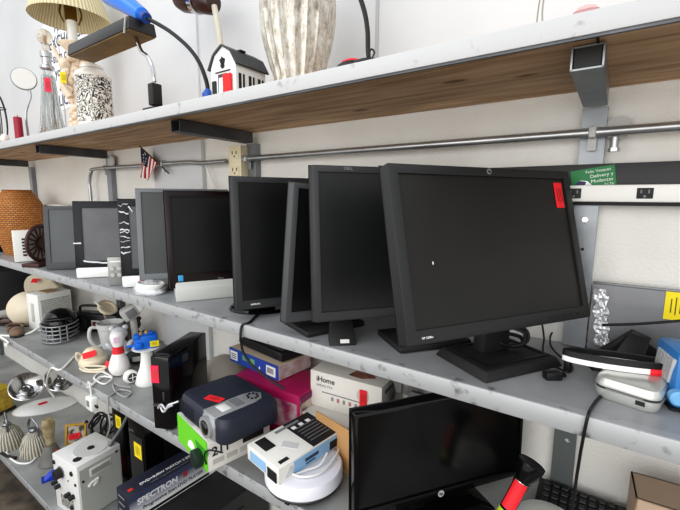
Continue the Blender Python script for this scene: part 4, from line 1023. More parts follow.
# black tower
F_=Vector((-1.113,-.491,0))
t=thing('computer_tower','glossy black slim desktop computer standing upright at the shelf edge, pink-red tag','computer',(-1.172,-.490,Z2),R(25))
H=.270; w_=.07; d_=.25
b=MB(); b.box((0,d_/2,H/2),(w_,d_,H),bev=.006); b.build('case',BLKG,t)
MB().box((0,.0,H*.5),(w_*.98,.012,H*.98),bev=.005).build('front_panel',mat('piano_black',(16,16,18),.1),t)
MB().box((0,-.008,H*.34),(w_*.9,.004,.006)).build('drive_slot',CHR,t)
MB().box((.01,-.0075,H*.47),(.008,.003,.03),bev=.001).build('port_cover',DGR,t)
sticker(t,(-.018,-.0068,H*.76),.03,.062,'-y',mat('pink_red_tag',(244,44,84),.6))
o=tag(MB().tube([(-.01,-.012,.085),(.005,-.014,.10),(.02,-.014,.085),(.03,-.012,.10),(.045,-.006,.105),(.06,.0,.11)],.004,7).tube([(.0,-.013,.09),(.012,-.016,.075),(.028,-.014,.092),(.045,-.01,.1)],.004,7).build('cable',mat('silver_cable',(190,192,196),.3,.4)),'silver cable knotted across the front of the black tower','cable'); o.location=t.location; o.rotation_euler=t.rotation_euler
# green and white box + projector
bzh=.096
t=thing('product_box','white carton with lime green end carrying the projector','box',(-.945,-.415,Z2),R(-12))
bx,by=.22,.215
WCB=mat('white_carton',(228,226,220),.6)
GRN=mat('lime_green',(112,206,44),.5)
MB().box((0,0,bzh/2),(bx,by,bzh),bev=.002).build('carton',WCB,t)
MB().box((0,-by/2-.0008,bzh/2),(bx,.0016,bzh)).build('green_end',GRN,t)
MB().box((-bx*.25,0,bzh+.0006),(bx*.5,by,.0012)).build('top_print',mat('carton_print',(214,216,210),.6),t)
MB().prism([(.0+.03*math.cos(a),.02+.03*math.sin(a)) for a in [PI*i/12 for i in range(13)]],-by/2-.0022,-by/2-.0016).build('white_leaf',WINK,t)
MB().prism([(.075+.045*math.cos(a),.07+.03*math.sin(a)) for a in [PI+PI*i/12 for i in range(13)]],-by/2-.0022,-by/2-.0016).build('dark_green_dome',mat('mid_green',(60,150,40),.5),t)
text('211',.04,INK,t,(bx/2+.001,-.065,.058),rot=(PI/2,0,PI/2),bold=.0006)
MB().box((bx/2+.0008,.045,.055),(.0016,.075,.022),bev=.0005).build('black_oval',INK,t)
for i in range(4): MB().box((bx/2+.0006,-.075+.045*i,.026),(.0012,.036,.016)).build('small_picture',mat('tiny_picture',(196,190,184),.6),t)
MB().lathe([(.024,0),(.028,.004),(.028,.02),(.02,.024)],(.062,-by/2-.002,.028),20,rot=Matrix.Rotation(PI/2,3,'X')).build('dial_picture',mat('dark_green_disc',(24,44,36),.4),t)
tag(MB().tube([Vector((-.80,-.535,-.335)),Vector((-.845,-.548,-.338)),Vector((-.865,-.55,-.36)),Vector((-.862,-.547,-.39))],.0025,6).build('cable',RUB),'short thin black cord across the corner of the lime green carton','cable')
zp=Z2+bzh+.001
pz=.085
t=thing('projector','dark navy projector with silver lens surround and red price tag','projector',(-.902,-.425,zp),R(-9))
NV=mat('projector_navy',(44,48,62),.5)
pw,pd=.275,.205
P=rr_poly(pw,pd,.03)
slabpoly(P,[(.94,.010),(.97,.012),(1,.022),(1,.058),(.985,pz*.86),(.93,pz-.001),(.90,pz)]).build('case',NV,t)
for sx in (-1,1):
    for sy in (-1,1): MB().cyl((sx*pw*.36,sy*pd*.33,.0055),.010,.011,12).build('foot',BLK,t)
for i in range(9): MB().box((-.122+.011*i,-pd/2+.001,.042),(.004,.006,.045),bev=.0012).build('vent_rib',mat('vent_navy',(32,36,48),.5),t)
SLV=mat('silver_plastic',(186,188,190),.35,.5)
# silver strip runs from the lens back across the top
b=MB(); b.prism([(.028,.014),(.098,.014),(.100,.06),(.092,pz-.004),(.034,pz-.004),(.026,.06)],-pd/2-.004,-pd/2+.02,bev=.004); b.build('lens_surround',SLV,t)
b=MB(); pp=[(.030,-pd/2),(.096,-pd/2),(.100,.03),(.092,.062),(.064,.078),(.040,.064),(.030,.03)]
b.prism(pp,pz-.006,pz+.003,'xy',bev=.002); b.build('top_plate',SLV,t)
MB().cyl((.062,-pd/2-.006,.050),.032,.016,32,'y').build('lens_barrel',SLV,t)
MB().cyl((.062,-pd/2-.0135,.050),.0215,.004,32,'y').build('lens_ring',BLK,t)
MB().sph((.062,-pd/2-.013,.050),.019,(1,.35,1)).build('lens_glass',mat('lens_dark',(8,8,14),.05,coat=1),t)
MB().box((.063,-.055,pz+.003),(.042,.03,.002),bev=.0005).build('focus_window',WHT,t)
MB().box((.063,-.01,pz+.0035),(.05,.03,.001)).build('ribbed_pad',GRY,t)
for a in range(8): MB().cyl((.066+.018*math.cos(a*PI/4),.045+.015*math.sin(a*PI/4),pz+.004),.004,.003,10).build('button',BLK,t)
for i in range(3):
    for j in range(3): MB().box((-.03+.02*i,.055+.012*j,pz+.0005),(.010,.004,.001)).build('key',mat('key_navy',(30,32,44),.4),t)
sticker(t,(-.008,-.045,pz),.062,.028,'+z',RED,rot=.35)
# beige cap behind
p=Vector((colx(220,-.16,-.35),-.14,Z2)); 
t=thing('dome_cover','pale grey-beige dome cover behind the projector','cover',p)
MB().lathe([(.10,0),(.102,.012),(.095,.06),(.07,.10),(.03,.122),(.001,.127)],seg=36).build('dome',mat('beige_grey',(192,186,174),.6),t)
MB().lathe([(.115,0),(.116,.004),(.10,.008)],seg=36).build('brim',mat('beige_brim',(176,170,158),.6),t)
o=tag(MB().tube([(-1.06,-.20,Z2+.01),(-1.03,-.20,Z2+.08),(-1.045,-.17,Z2+.15),(-1.01,-.18,Z2+.10),(-1.0,-.20,Z2+.02),(-1.03,-.16,Z2+.05),(-1.05,-.16,Z2+.12)],.005,7).build('cable',RUB),'tangled black cables between the tower and the dome cover','cable')
# magenta box, blue box, black tray
mzh=.160
t=thing('product_box','magenta-topped carton under the blue box, photo printed end','box',(-.895,-.192,Z2),R(4))
bx,by=.30,.18
MAG=mat('magenta',(176,22,92),.5)
MB().box((0,0,mzh/2),(bx,by,mzh),bev=.002).build('carton',MAG,t)
MB().box((bx/2+.0008,0,mzh*.45),(.0016,by*.96,mzh*.86)).build('photo_print',mat('photo_print',(214,200,186),.5,col2=(96,52,44),scale=22,ramp=(.5,.62)),t)
MB().box((bx/2+.0018,0,mzh*.88),(.0016,by*.96,mzh*.14)).build('purple_band',mat('plum',(128,34,92),.5),t)
MB().box((bx/2+.0022,by*.25,mzh*.62),(.0016,by*.4,mzh*.3)).build('white_band',WINK,t)
MB().box((.02,-by/2-.0008,mzh*.5),(bx*.8,.0016,mzh*.6)).build('front_print',mat('front_print',(210,190,190),.5,col2=(150,40,90),scale=18),t)
sticker(t,(bx/2+.003,-.065,mzh*.42),.032,.06,'+x',RED)
uz=Z2+mzh+.001; uh=.056
t=thing('product_box','blue carton with white stickers on top of the magenta carton','box',(-1.005,-.14,uz),R(-5))
bx,by=.29,.16
BLB=mat('box_blue',(46,78,164),.5)
MB().box((0,0,uh/2),(bx,by,uh),bev=.002).build('carton',mat('carton_tan',(206,190,168),.6),t)
MB().box((0,-by/2-.0008,uh/2),(bx,.0016,uh)).build('blue_face',BLB,t)
MB().box((bx/2+.0008,0,uh*.5),(.0016,by,uh*.9)).build('pale_end',mat('pale_end',(214,206,204),.6,col2=(180,150,150),scale=25),t)
MB().box((-.115,-by/2-.0022,uh*.5),(.045,.0012,.036)).build('white_sticker',WINK,t); MB().box((.105,-by/2-.0022,uh*.48),(.05,.0012,.036)).build('white_sticker',WINK,t)
for i in range(3): MB().box((-.115,-by/2-.003,uh*.62-.008*i),(.032,.0008,.003)).build('print_line',INK,t)
for i in range(6): MB().box((.088+.006*i,-by/2-.003,uh*.5),(.003,.0008,.02)).build('barcode',INK,t)
MB().box((-.045,-by/2-.0022,uh*.62),(.03,.0012,.018)).box((-.0,-by/2-.0022,uh*.6),(.026,.0012,.020)).build('green_picture',mat('green_pic',(112,170,120),.5),t)
text('4',.02,WINK,t,(.04,-by/2-.0015,uh*.35),bold=.0003)
ty=uz+uh+.001
t=thing('cable_box','flat black set-top box lying on the blue carton','set-top box',(-.985,-.125,ty),R(-8))
MB().box((0,0,.021),(.25,.14,.034),bev=.004).build('case',mat('black_matte_case',(30,31,33),.5),t)
MB().box((.065,-.0705,.021),(.018,.002,.02)).box((.09,-.0705,.021),(.01,.002,.02)).build('port',INK,t)
for sx in (-1,1):
    for sy in (-1,1): MB().cyl((sx*.1,sy*.05,.002),.008,.004,12).build('foot',RUB,t)
MB().box((0,0,.0385),(.22,.11,.001)).build('top_panel',BLKG,t)
# lower white carton + iHome carton
lh=.10
t=thing('product_box','low white carton with a black printed oval under the white health-gadget carton','box',(-.618,-.165,Z2),R(4))
bx,by=.275,.17
MB().box((0,0,lh/2),(bx,by,lh),bev=.002).build('carton',mat('white_card',(226,224,218),.6),t)
MB().box((-.0,-by/2-.0008,lh*.6),(bx*.4,.0014,lh*.55),bev=.0004).build('black_print',INK,t)
text('ong',.05,WINK,t,(0,-by/2-.0018,lh*.6),bold=.001)
ih=.126; iz=Z2+lh+.001
t=thing('product_box','large white carton for a health gadget with a red tag on its front','box',(-.620,-.135,iz),R(5))
bx,by=.265,.115
IH=mat('white_carton_clean',(232,229,222),.55)
MB().box((0,0,ih/2),(bx,by,ih),bev=.002).build('carton',IH,t)
text('iHome',.026,INK,t,(-.072,-by/2-.0008,ih*.80),bold=.0003,align='CENTER')
text('HEALTH',.012,GINK,t,(-.076,-by/2-.0008,ih*.63),sx=1.4)
MB().prism([(.067+.022*math.cos(a),.082+.022*math.sin(a)) for a in [2*PI*i/20 for i in range(20)]],-by/2-.0016,-by/2-.0004).build('ring_print',mat('ring_print',(206,200,194),.6),t)
for i in range(5): MB().box((.0+.022*i-.045,-by/2-.001,ih*.33),(.009,.0012,.013),bev=.0003).build('icon',[mat('icon_grey',(150,146,150),.6),mat('icon_rose',(180,120,130),.6)][i%2],t)
MB().box((-.01,-by/2-.001,ih*.46),(.15,.0012,.003)).build('text_line',GINK,t)
sticker(t,(.070,-by/2-.002,ih*.60),.026,.056,'-y',RED)
MB().prism([(x,y) for x,y in ((.0,-.03),(.05,-.035),(.09,-.01),(.06,.03),(.01,.02))],ih+.0002,ih+.001,'xy').build('hand_picture',mat('skin_print',(176,118,92),.6,col2=(110,64,52),scale=40),t)
MB().box((bx/2+.0008,0,ih*.8),(.0016,by*.6,.012)).build('side_print',GINK,t)
# vacuum and box
vc=Vector((*on(304,469,Z2+.035)[:2],Z2))
t=thing('robot_vacuum','round white disc-shaped robot vacuum with a dark lower rim at the shelf edge','robot vacuum',vc)
MB().lathe([(.082,.006),(.105,.008),(.110,.016),(.108,.019)],seg=48).build('lower_rim',DGR,t)
MB().lathe([(.1085,.019),(.1115,.023),(.1115,.048),(.107,.056),(.094,.060),(.001,.061)],seg=48,capb=False).build('upper_shell',mat('vacuum_white',(232,232,240),.28),t)
for a in range(3): MB().cyl((.07*math.cos(a*2.1),.07*math.sin(a*2.1),.006),.012,.012,12,'x').build('wheel',RUB,t)
MB().box((.03,-.104,.013),(.014,.008,.006),bev=.001).build('sensor',BLK,t)
bh=.048
t=thing('product_box','pale blue and white carton lying on the robot vacuum','box',(-.655,-.385,Z2+.0625),R(-9),rx=R(1.5),ry=R(2))
bx,by=.146,.24
MB().box((0,0,bh/2),(bx,by,bh),bev=.002).build('carton',WCB,t)
MB().box((0,.055,bh+.0006),(bx*.96,.10,.0012)).build('black_print',INK,t)
MB().box((bx/2+.0008,.02,bh*.5),(.0014,by*.75,bh*.8)).build('pale_blue_side',mat('pale_blue_print',(150,190,226),.5),t)
MB().box((-.02,-by/2-.0008,bh*.45),(bx*.5,.0014,bh*.6)).build('pale_blue_end',mat('pale_blue_print',(150,190,226),.5),t)
MB().box((-.035,-.085,bh+.0009),(.055,.035,.0012),bev=.0003).build('black_logo',INK,t)
MB().prism([(.005,-.06),(.045,-.035),(.03,-.015),(-.01,-.04)],bh+.0002,bh+.0014,'xy').build('phone_picture',mat('phone_pic',(206,206,206),.5),t)
MB().box((.055,-.09,bh+.0009),(.012,.03,.001)).build('small_print',INK,t); MB().box((-.055,.01,bh+.0009),(.010,.09,.001)).build('title_print',GINK,t)
for i in range(6): MB().box((.045-.014*i,.055,bh+.0016),(.003,.075,.0008)).build('text_line',GRY,t)
for i in range(3): MB().box((-.035,.02+.028*i,bh+.0018),(.014,.014,.0008)).build('white_icon',WINK,t)
MB().box((bx/2+.002,-.005,bh*.55),(.001,.05,.009)).build('side_print',mat('navy_ink',(50,66,96),.6),t); MB().box((bx/2+.002,-.01,bh*.3),(.001,.035,.004)).build('side_print',mat('navy_ink',(50,66,96),.6),t); MB().box((bx/2+.002,.085,bh*.42),(.0012,.04,.026),bev=.0005).build('black_logo',INK,t); MB().hexa([(bx/2+.0005,-.10,.010),(bx/2+.002,-.10,.010),(bx/2+.002,-.075,.008),(bx/2+.0005,-.075,.008),(bx/2+.0005,-.085,.036),(bx/2+.002,-.085,.036),(bx/2+.002,-.068,.034),(bx/2+.0005,-.068,.034)]).build('device_picture',mat('phone_pic',(206,206,206),.5),t)
MB().box((.045,-by/2-.002,bh*.35),(.04,.0012,.03),bev=.0003).build('oval_print',INK,t)
tag(MB().tube([(-.605,-.47,Z2+.067),(-.565,-.465,Z2+.068),(-.535,-.42,Z2+.0665),(-.54,-.35,Z2+.069),(-.555,-.31,Z2+.066)],.0032,7).tube([(-.59,-.47,Z2+.066),(-.575,-.44,Z2+.067),(-.555,-.40,Z2+.069),(-.56,-.36,Z2+.08)],.0032,7).build('cable',WHT),'white cord curling over the robot vacuum','cable')
fa,fb=aty(316,411,-.285),aty(351,432,-.315)
t=thing('cardboard','brown cardboard flap standing between the robot vacuum and the television','cardboard',(fa.x,fa.y,Z2))
d_=Vector((fb.x-fa.x,fb.y-fa.y,0)); n_=Vector((-d_.y,d_.x,0)).normalized()*.004; ha,hb=fa.z-Z2,fb.z-Z2
MB().hexa([(0,0,0),tuple(d_),tuple(d_+n_),tuple(n_),(0,0,ha),(d_.x,d_.y,hb),(d_.x+n_.x,d_.y+n_.y,hb),(n_.x,n_.y,ha)]).build('flap',mat('kraft_card',(190,148,100),.7),t)
# mesh crate
p=Vector((colx(427,-.06,-.1),-.085,Z2))
t=thing('foil_parcel','crumpled silver foil parcel against the wall behind the television','parcel',p)
b=MB(); b.box((0,0,.16),(.16,.07,.32))
bmesh.ops.subdivide_edges(b.bm,edges=b.bm.edges[:],cuts=9,use_grid_fill=True)
for v in b.bm.verts: v.co+=Vector((random.uniform(-.006,.006),random.uniform(-.006,.006),random.uniform(-.004,.004) if v.co.z>.01 else 0))
b.build('wrap',mat('crumpled_foil_dark',(150,151,150),.3,.85),t,sharp=3)
MB().box((0,-.042,.2),(.05,.002,.03)).build('seal',GRY,t)
# television
t=thing('television','black flat television on the shelf under the large monitor','television',(-.243,-.275,Z2),R(54.5))
TW,TH=.505,.274; tb=.034
h=panel(t,tb,R(1),TW,TH,.03,(.012,.012,.024,.012),BLKG,mat('tv_screen',(14,14,15),.18),.02)
b=MB(); b.hexa([(-.13,-.05,0),(.13,-.05,0),(.13,.09,0),(-.13,.09,0),(-.09,-.03,.012),(.09,-.03,.012),(.09,.07,.012),(-.09,.07,.012)],bev=.003); b.build('base',BLKG,t)
MB().box((0,.04,.06),(.06,.02,.11),bev=.004).build('neck',BLKG,t)
MB().cyl((-.01,-.0005,.012),.009,.001,20,'y').build('badge',LGR,h)
text('hp',.011,INK,h,(-.01,-.0012,.0125),bold=.0003)
# flashlight, lid, keyboard, carton
a=aty(503,520,-.235); a=Vector((a.x,-.27,Z2+.028)); 
hd=aty(532,463,-.225)
t=thing('flashlight','black flashlight leaning with flared head up and a red tag','flashlight',a)
ax=hd-a; L=ax.length; q=ax.to_track_quat('Z','Y').to_matrix()
MB().lathe([(.016,0),(.018,.004),(.0175,L*.6),(.019,L*.65),(.019,L*.74),(.029,L*.86),(.031,L*.99),(.031,L)],(0,0,0),32,rot=q,capt=False).build('barrel',BLKG,t)
MB().lathe([(.0305,L*.985),(.005,L*.90)],(0,0,0),32,rot=q,capb=False).build('reflector',DGR,t)
MB().lathe([(.0202,L*.70),(.0202,L*.71)],(0,0,0),32,rot=q,capb=False,capt=False).build('ring',CHR,t)
cdir=(CAM-(a+ax*.6)).normalized(); xd=ax.normalized(); yd=cdir-xd*cdir.dot(xd); yd.normalize(); zd=xd.cross(yd)
c0=ax*.48
V=[];F=[]
for i in range(9):
    th=R(-52+13*i)
    for sgn in (-1,1): V.append(c0+xd*(sgn*.036)+(yd*math.cos(th)+zd*math.sin(th))*.0192)
for i in range(8): F.append((2*i,2*i+1,2*i+3,2*i+2))
b=MB(); b._add(V,F); b.build('price_tag',RED,t)
c1=ax*.18
V=[];F=[]
for i in range(9):
    th=R(-70+17*i)
    for sgn in (-1,1): V.append(c1+xd*(sgn*.008)+(yd*math.cos(th)+zd*math.sin(th))*.0192)
for i in range(8): F.append((2*i,2*i+1,2*i+3,2*i+2))
b=MB(); b._add(V,F); b.build('lime_band',mat('lime_band',(186,214,50),.5),t)
p=Vector((-.035,-.235,Z2))
t=thing('lid','white round lid lying below the flashlight head','lid',Vector((*on(547,522,Z2+.02)[:2],Z2)))
MB().lathe([(.07,0),(.075,.006),(.072,.022),(.06,.030),(.001,.032)],seg=40).build('disc',WHT,t)
MB().lathe([(.015,.031),(.014,.036),(.001,.037)],seg=20).build('knob',LGR,t)
kx=colx(536,-.10,Z2+.02)+.2
t=thing('keyboard','black computer keyboard lying along the wall behind the flashlight','keyboard',(kx,-.068,Z2),R(0))
MB().hexa([(-.2,-.06,0),(.2,-.06,0),(.2,.035,0),(-.2,.035,0),(-.2,-.06,.012),(.2,-.06,.012),(.2,.035,.026),(-.2,.035,.026)],bev=.003).build('case',BLKM,t)
b=MB()
for i in range(18):
    for j in range(4):
        y=-.044+.022*j; b.box((-.178+.021*i,y,.0175+.0031*j),(.017,.017,.006),bev=.002,seg=1,rot=Matrix.Rotation(.137,3,'X'))
b.build('keys',mat('key_black',(40,41,43),.4),t)
cx=colx(668,-.16,-.3)
t=thing('product_box','small brown cardboard box with a curved cut-out window at lower right','box',(.232,-.140,Z2),R(4))
KR=mat('grey_kraft',(186,162,140),.7)
bh=.165; bw=.17; bd=.10; tk=.003
win=[(-.055,.02),(-.055,.115),(-.045,.128),(.0,.125),(.03,.11),(.05,.075),(.06,.02)]
out=[(-bw/2,0),(bw/2,0),(bw/2,bh),(-bw/2,bh)]
b=MB()
b.box((-bw/2+tk/2,0,bh/2),(tk,bd,bh)); b.box((bw/2-tk/2,0,bh/2),(tk,bd,bh)); b.box((0,bd/2-tk/2,bh/2),(bw,tk,bh)); b.box((0,0,tk/2),(bw,bd,tk)); b.box((0,0,bh-tk/2),(bw,bd,tk))
y0,y1=-bd/2,-bd/2+tk
for pl in ([(-bw/2,0),(bw/2,0),(bw/2,.02),(-bw/2,.02)],[(-bw/2,.02),(-.055,.02),(-.055,.115),(-bw/2,.115)],[(.06,.02),(bw/2,.02),(bw/2,.115),(.028,.115),(.05,.075)],[(-bw/2,.115),(-.055,.115),(-.045,.128),(.0,.125),(.028,.115),(bw/2,.115),(bw/2,bh),(-bw/2,bh)]):
    b.prism(pl,y0,y1)
b.build('carton',KR,t)
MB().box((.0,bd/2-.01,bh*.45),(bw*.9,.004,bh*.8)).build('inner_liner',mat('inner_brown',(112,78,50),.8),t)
text('CREATIVE',.016,mat('faint_ink',(136,116,100),.7),t,(.0,y0-.0008,bh*.90))
# ------------------------------------------------------------------ lowest shelf
def G3(px,py): return on(px,py,Z3)
# dog bowl
p=G3(42,394); k=ppx(p.x,p.y,Z3)
# oval dish first
dc=G3(46,407)
t=thing('oval_dish','large white oval dish lying upside down under the twin bowl, red tag','dish',dc+Vector((0,0,0)),R(60))
a_,b_=.20,.115
MB().lathe([(1,0),(1.01,.006),(.96,.016),(.75,.034),(.45,.045),(.001,.048)],seg=56,sx=a_,sy=b_).build('dish',mat('white_enamel',(226,228,226),.25),t)
sticker(t,(-.01,-.03,.0465),.055,.035,'+z',RED,rot=.4)
bx_=colx(44,-.2,Z3+.2); BW_=Vector((bx_,-.2,rowz(bx_,-.2,385))); k=ppx(*BW_)
t=thing('pet_bowl','chrome twin feeding bowl perched on the white oval dish','bowl',BW_,facing(BW_.x,BW_.y)+R(4),rx=R(46))
r=14*k
MET=mat('bowl_steel',(206,206,206),.16,1)
for sx in (-1,1):
    b=MB(); b.lathe([(.35*r,-.0),(.7*r,.012),(.95*r,.05),(1.0*r,.055),(.96*r,.057),(.9*r,.050),(.66*r,.018),(.34*r,.006),(.32*r,.014),(.18*r,.016),(.16*r,.006),(.001,.006)],(sx*r*.98,0,.0),40,capb=True)
    b.build('bowl',MET,t)
    MB().tube([(sx*r*.98+.25*r*math.cos(q),.25*r*math.sin(q),.016) for q in [2*PI*i/20 for i in range(20)]],.006,6,closed=True,sub=0).build('inner_ring',CHR,t)
MB().box((0,0,.05),(r*.9,r*.5,.008),bev=.003).build('bridge',MET,t)
tag(MB().tube([G(74,357,Z2+.006),Vector((colx(62,-.49,Z2),-.494,Z2+.003)),aty(52,368,-.50),aty(48,376,-.46),aty(47,386,-.40),aty(54,397,-.36)],.0055,8).build('cable',WHT),'white cord falling from the cream cooker over the edge to the twin bowl','cable')
# yellow crate
t=thing('crate','yellow crate with a dark rim at the left edge of the lowest shelf','crate',G3(-16,418)+Vector((-.05,.02,0)),R(20))
MB().box((0,0,.09),(.22,.24,.16),bev=.006).build('crate',mat('crate_yellow',(220,190,52),.6,col2=(170,140,60),scale=30),t)
MB().box((0,0,.005),(.24,.26,.03),bev=.003).build('dark_foot',BLKM,t)
MB().box((0,0,.176),(.23,.25,.012),bev=.003).build('rim',mat('crate_rim',(188,160,40),.6),t)
# ribbed glass shades
SHG=stripes('ribbed_glass',(150,144,126),(226,222,208),30,28,.2,.25,.8)
def shade(label,px,py,rz,ht):
    p=G3(px,py); t=thing('pendant_lamp',label,'lamp',p,rz,'ribbed glass pendant lamps')
    k=ppx(p.x,p.y,Z3+.1); r=13*k
    MB().lathe([(r,.0),(r*1.02,.006),(r*.95,.05),(r*.72,ht*.75),(r*.4,ht*.95),(r*.28,ht)],seg=72,fn=lambda rr,a,z,i: rr*(1+.03*math.sin(30*a+z*40))).build('shade',SHG,t,sharp=70)
    MB().lathe([(r*.28,ht),(r*.3,ht+.01),(r*.2,ht+.02)],seg=20).build('cap',STL,t)
    MB().tube([(-r*.5,0,ht*.85),(-r*.62,0,ht*1.25),(-.2*r,0,ht*1.55),(r*.3,0,ht*1.45),(r*.62,0,ht*1.25),(r*.55,0,ht*.8)],.0065,8).build('wire_bail',STL,t)
shade('ribbed glass pendant lamp with wire loop beside the bulb lamp',36,452,R(10),.14)
shade('ribbed glass pendant lamp cut by the left edge of the photo',9,446,R(-10),.14)
tag(MB().tube([G3(4,432)+Vector((0,0,.006)),G3(6,452)+Vector((0,0,.006)),G3(16,463)+Vector((0,0,.006)),G3(29,464)+Vector((0,0,.006)),G3(40,452)+Vector((0,0,.03)),aty(46,440,-.42)+Vector((0,0,0))][:4]+[G3(36,459)+Vector((0,0,.008))],.0055,8).build('cable',WHT),'white cord curving on the lowest shelf in front of the ribbed shades','cable')
tag(MB().tube([G3(-4,446)+Vector((0,-.02,.008)),G3(5,456)+Vector((0,-.0,.006)),G3(16,460)+Vector((0,0,.014))],.008,8).build('cable',RUB),'short thick black cord by the left ribbed shade','cable')
# bulb lamp
p=G3(52,462); k=ppx(p.x,p.y,Z3+.1)
t=thing('bulb_lamp','grey cone base lamp with a large amber glass bulb and red tag','lamp',p,facing(p.x,p.y))
MB().lathe([(11*k,0),(11.5*k,.008),(10.5*k,.02),(8*k,.06),(5.5*k,.10),(4.5*k,.11)],seg=36).build('cone_base',mat('base_grey',(112,110,106),.5,var=.2,scale=10),t)
H=zr(p,452,Z3)
zt_=zr(p,418,Z3)
MB().lathe([(3.2*k,.11),(3.6*k,.125),(5.8*k,zt_-8*k),(5.8*k,zt_-4.5*k),(3.8*k,zt_-.8*k),(.001,zt_)],seg=28).build('bulb',mat('amber_bulb',(226,216,186),.08,trans=.5,col2=(176,156,110),scale=20),t)
MB().box((0,0,0),(.05,.0012,.036)).build('red_tag',RED,t,loc=(7*k,-10*k,.075),rot=(-.5,.3,.3))
# gold frame
p=G3(70,447); k=ppx(p.x,p.y,Z3+.07)
t=thing('picture_frame','small gold-edged frame with a red tag leaning behind the instrument','frame',p+Vector((0,.03,.002)),facing(p.x,p.y)+R(-25),rx=R(-14))
w2=.12; h2=.125
MB().frame(-w2/2,w2/2,0,h2,.010,.010,.010,.010,0,.014,.008).build('gold_frame',mat('gold',(206,160,50),.35,.6),t)
MB().box((0,.009,h2/2),(w2*.86,.002,h2*.86)).build('picture',mat('picture_mix',(196,190,176),.5,col2=(80,72,60),scale=26,ramp=(.45,.55)),t)
MB().tube([(w2*.45,.0,h2),(w2*.52,-.005,h2*1.12),(w2*.6,-.005,h2)],.005,6).build('hook',BLK,t)
sticker(t,(-.005,-.001,h2*.4),.07,.036,'-y',RED,rot=-.15)
# black cables bundle
t=thing('cable_bundle','tangle of thick black cables behind the white instrument','cables',G3(100,437)+Vector((0,.02,0)))
b=MB(); rn=random.Random(5)
for i in range(6):
    cx,cy=rn.uniform(-.06,.06),rn.uniform(-.04,.05); rr=rn.uniform(.05,.085); tl=rn.uniform(-.8,.8)
    b.tube([(cx+rr*math.cos(a),cy+rr*.6*math.sin(a)*math.cos(tl),max(.008,.05+.02*i*.5+rr*.7*math.sin(a+tl))) for a in [2*PI*j/12 for j in range(12)]],.0065,7,closed=True,sub=4)
b.build('cables',RUB,t)
MB().box((.0,-.06,.012),(.06,.03,.024),bev=.004).build('plug',BLK,t)
# blue wedge
p=G3(43,482)
t=thing('blue_wedge','small bright blue plastic wedge left of the instrument','wedge',p+Vector((0,.03,0)),facing(p.x,p.y))
MB().prism([(-.03,0),(.03,0),(.033,.042),(.0,.025)],-.02,.03,bev=.003).build('wedge',mat('wedge_blue',(40,70,190),.4),t)
MB().box((0,.005,.003),(.07,.06,.006)).build('foot',mat('wedge_blue_dark',(30,52,150),.4),t)
# instrument
t=thing('instrument','white laboratory instrument box with black knobs and a round recess on top','instrument',(-1.925,-.50,Z3),R(6))
bx,by,bh=.22,.215,.292
IW=mat('instrument_white',(228,228,226),.45); IG=mat('instrument_grey',(190,192,186),.5)
MB().box((-bx/2,by/2,bh/2),(bx,by,bh),bev=.006).build('case',IW,t)
MB().box((.0012,by/2,bh*.47),(.003,by*.92,bh*.88)).build('side_panel',IG,t)
MB().box((.003,by*.5,bh*.78),(.003,by*.5,bh*.15),bev=.001).build('handle_recess',mat('recess_white',(232,232,228),.5),t)
MB().box((.0048,by*.5,bh*.775),(.002,by*.42,bh*.09)).build('recess_slot',mat('recess_grey',(166,166,162),.5),t)
for y_ in (.10,.88): MB().cyl((.004,by*y_,bh*(.9 if y_>.5 else .70)),.006,.003,12,'x').build('screw_hole',INK,t)
MB().tube([(.006,by*.2,bh*.56),(.008,by*.3,bh*.62),(.008,by*.4,bh*.58),(.008,by*.3,bh*.54),(.008,by*.42,bh*.63),(.008,by*.22,bh*.60)],.005,6).build('white_clip',WHTG,t)
MB().lathe([(.075,0),(.077,.004),(.07,.004),(.045,.0015),(.001,.0015)],(-bx*.42,by*.55,bh),36).build('round_recess',mat('recess_top',(214,214,212),.5),t)
MB().cyl((-bx*.42,by*.55,bh+.003),.016,.003,20).build('centre_hole',INK,t)
MB().cyl((-bx*.26,by*.16,bh+.001),.019,.002,20).build('top_hole',INK,t)
for (u,v,r_,d_) in ((.34,.74,.025,.030),(.78,.83,.012,.006),(.08,.86,.011,.006),(.10,.50,.011,.022),(.22,.46,.011,.022),(.62,.42,.012,.022),(.78,.42,.012,.022),(.9,.66,.008,.004),(.62,.66,.004,.004),(.7,.2,.010,.010)):
    MB().cyl((-bx*(1-u),-d_/2,bh*v),r_,d_,20,'y',bev=.002).build('knob',BLKM,t)
MB().cyl((-bx*.66,-.002,bh*.74),.030,.004,24,'y').build('knob_collar',GRY,t)
MB().box((-bx*.5,-.001,bh*.22),(bx*.5,.003,bh*.2),bev=.001).build('mesh_plate',mat('speckled_plate',(150,150,146),.5,var=.5,scale=90),t)
tag(MB().tube([Vector((-1.985,-.30,Z3+.298)),Vector((-1.96,-.33,Z3+.304)),Vector((-1.975,-.26,Z3+.36)),Vector((-2.0,-.2,Z3+.42))],.008,8).build('cable',GRY),'grey cord rising from the top of the white instrument','cable')
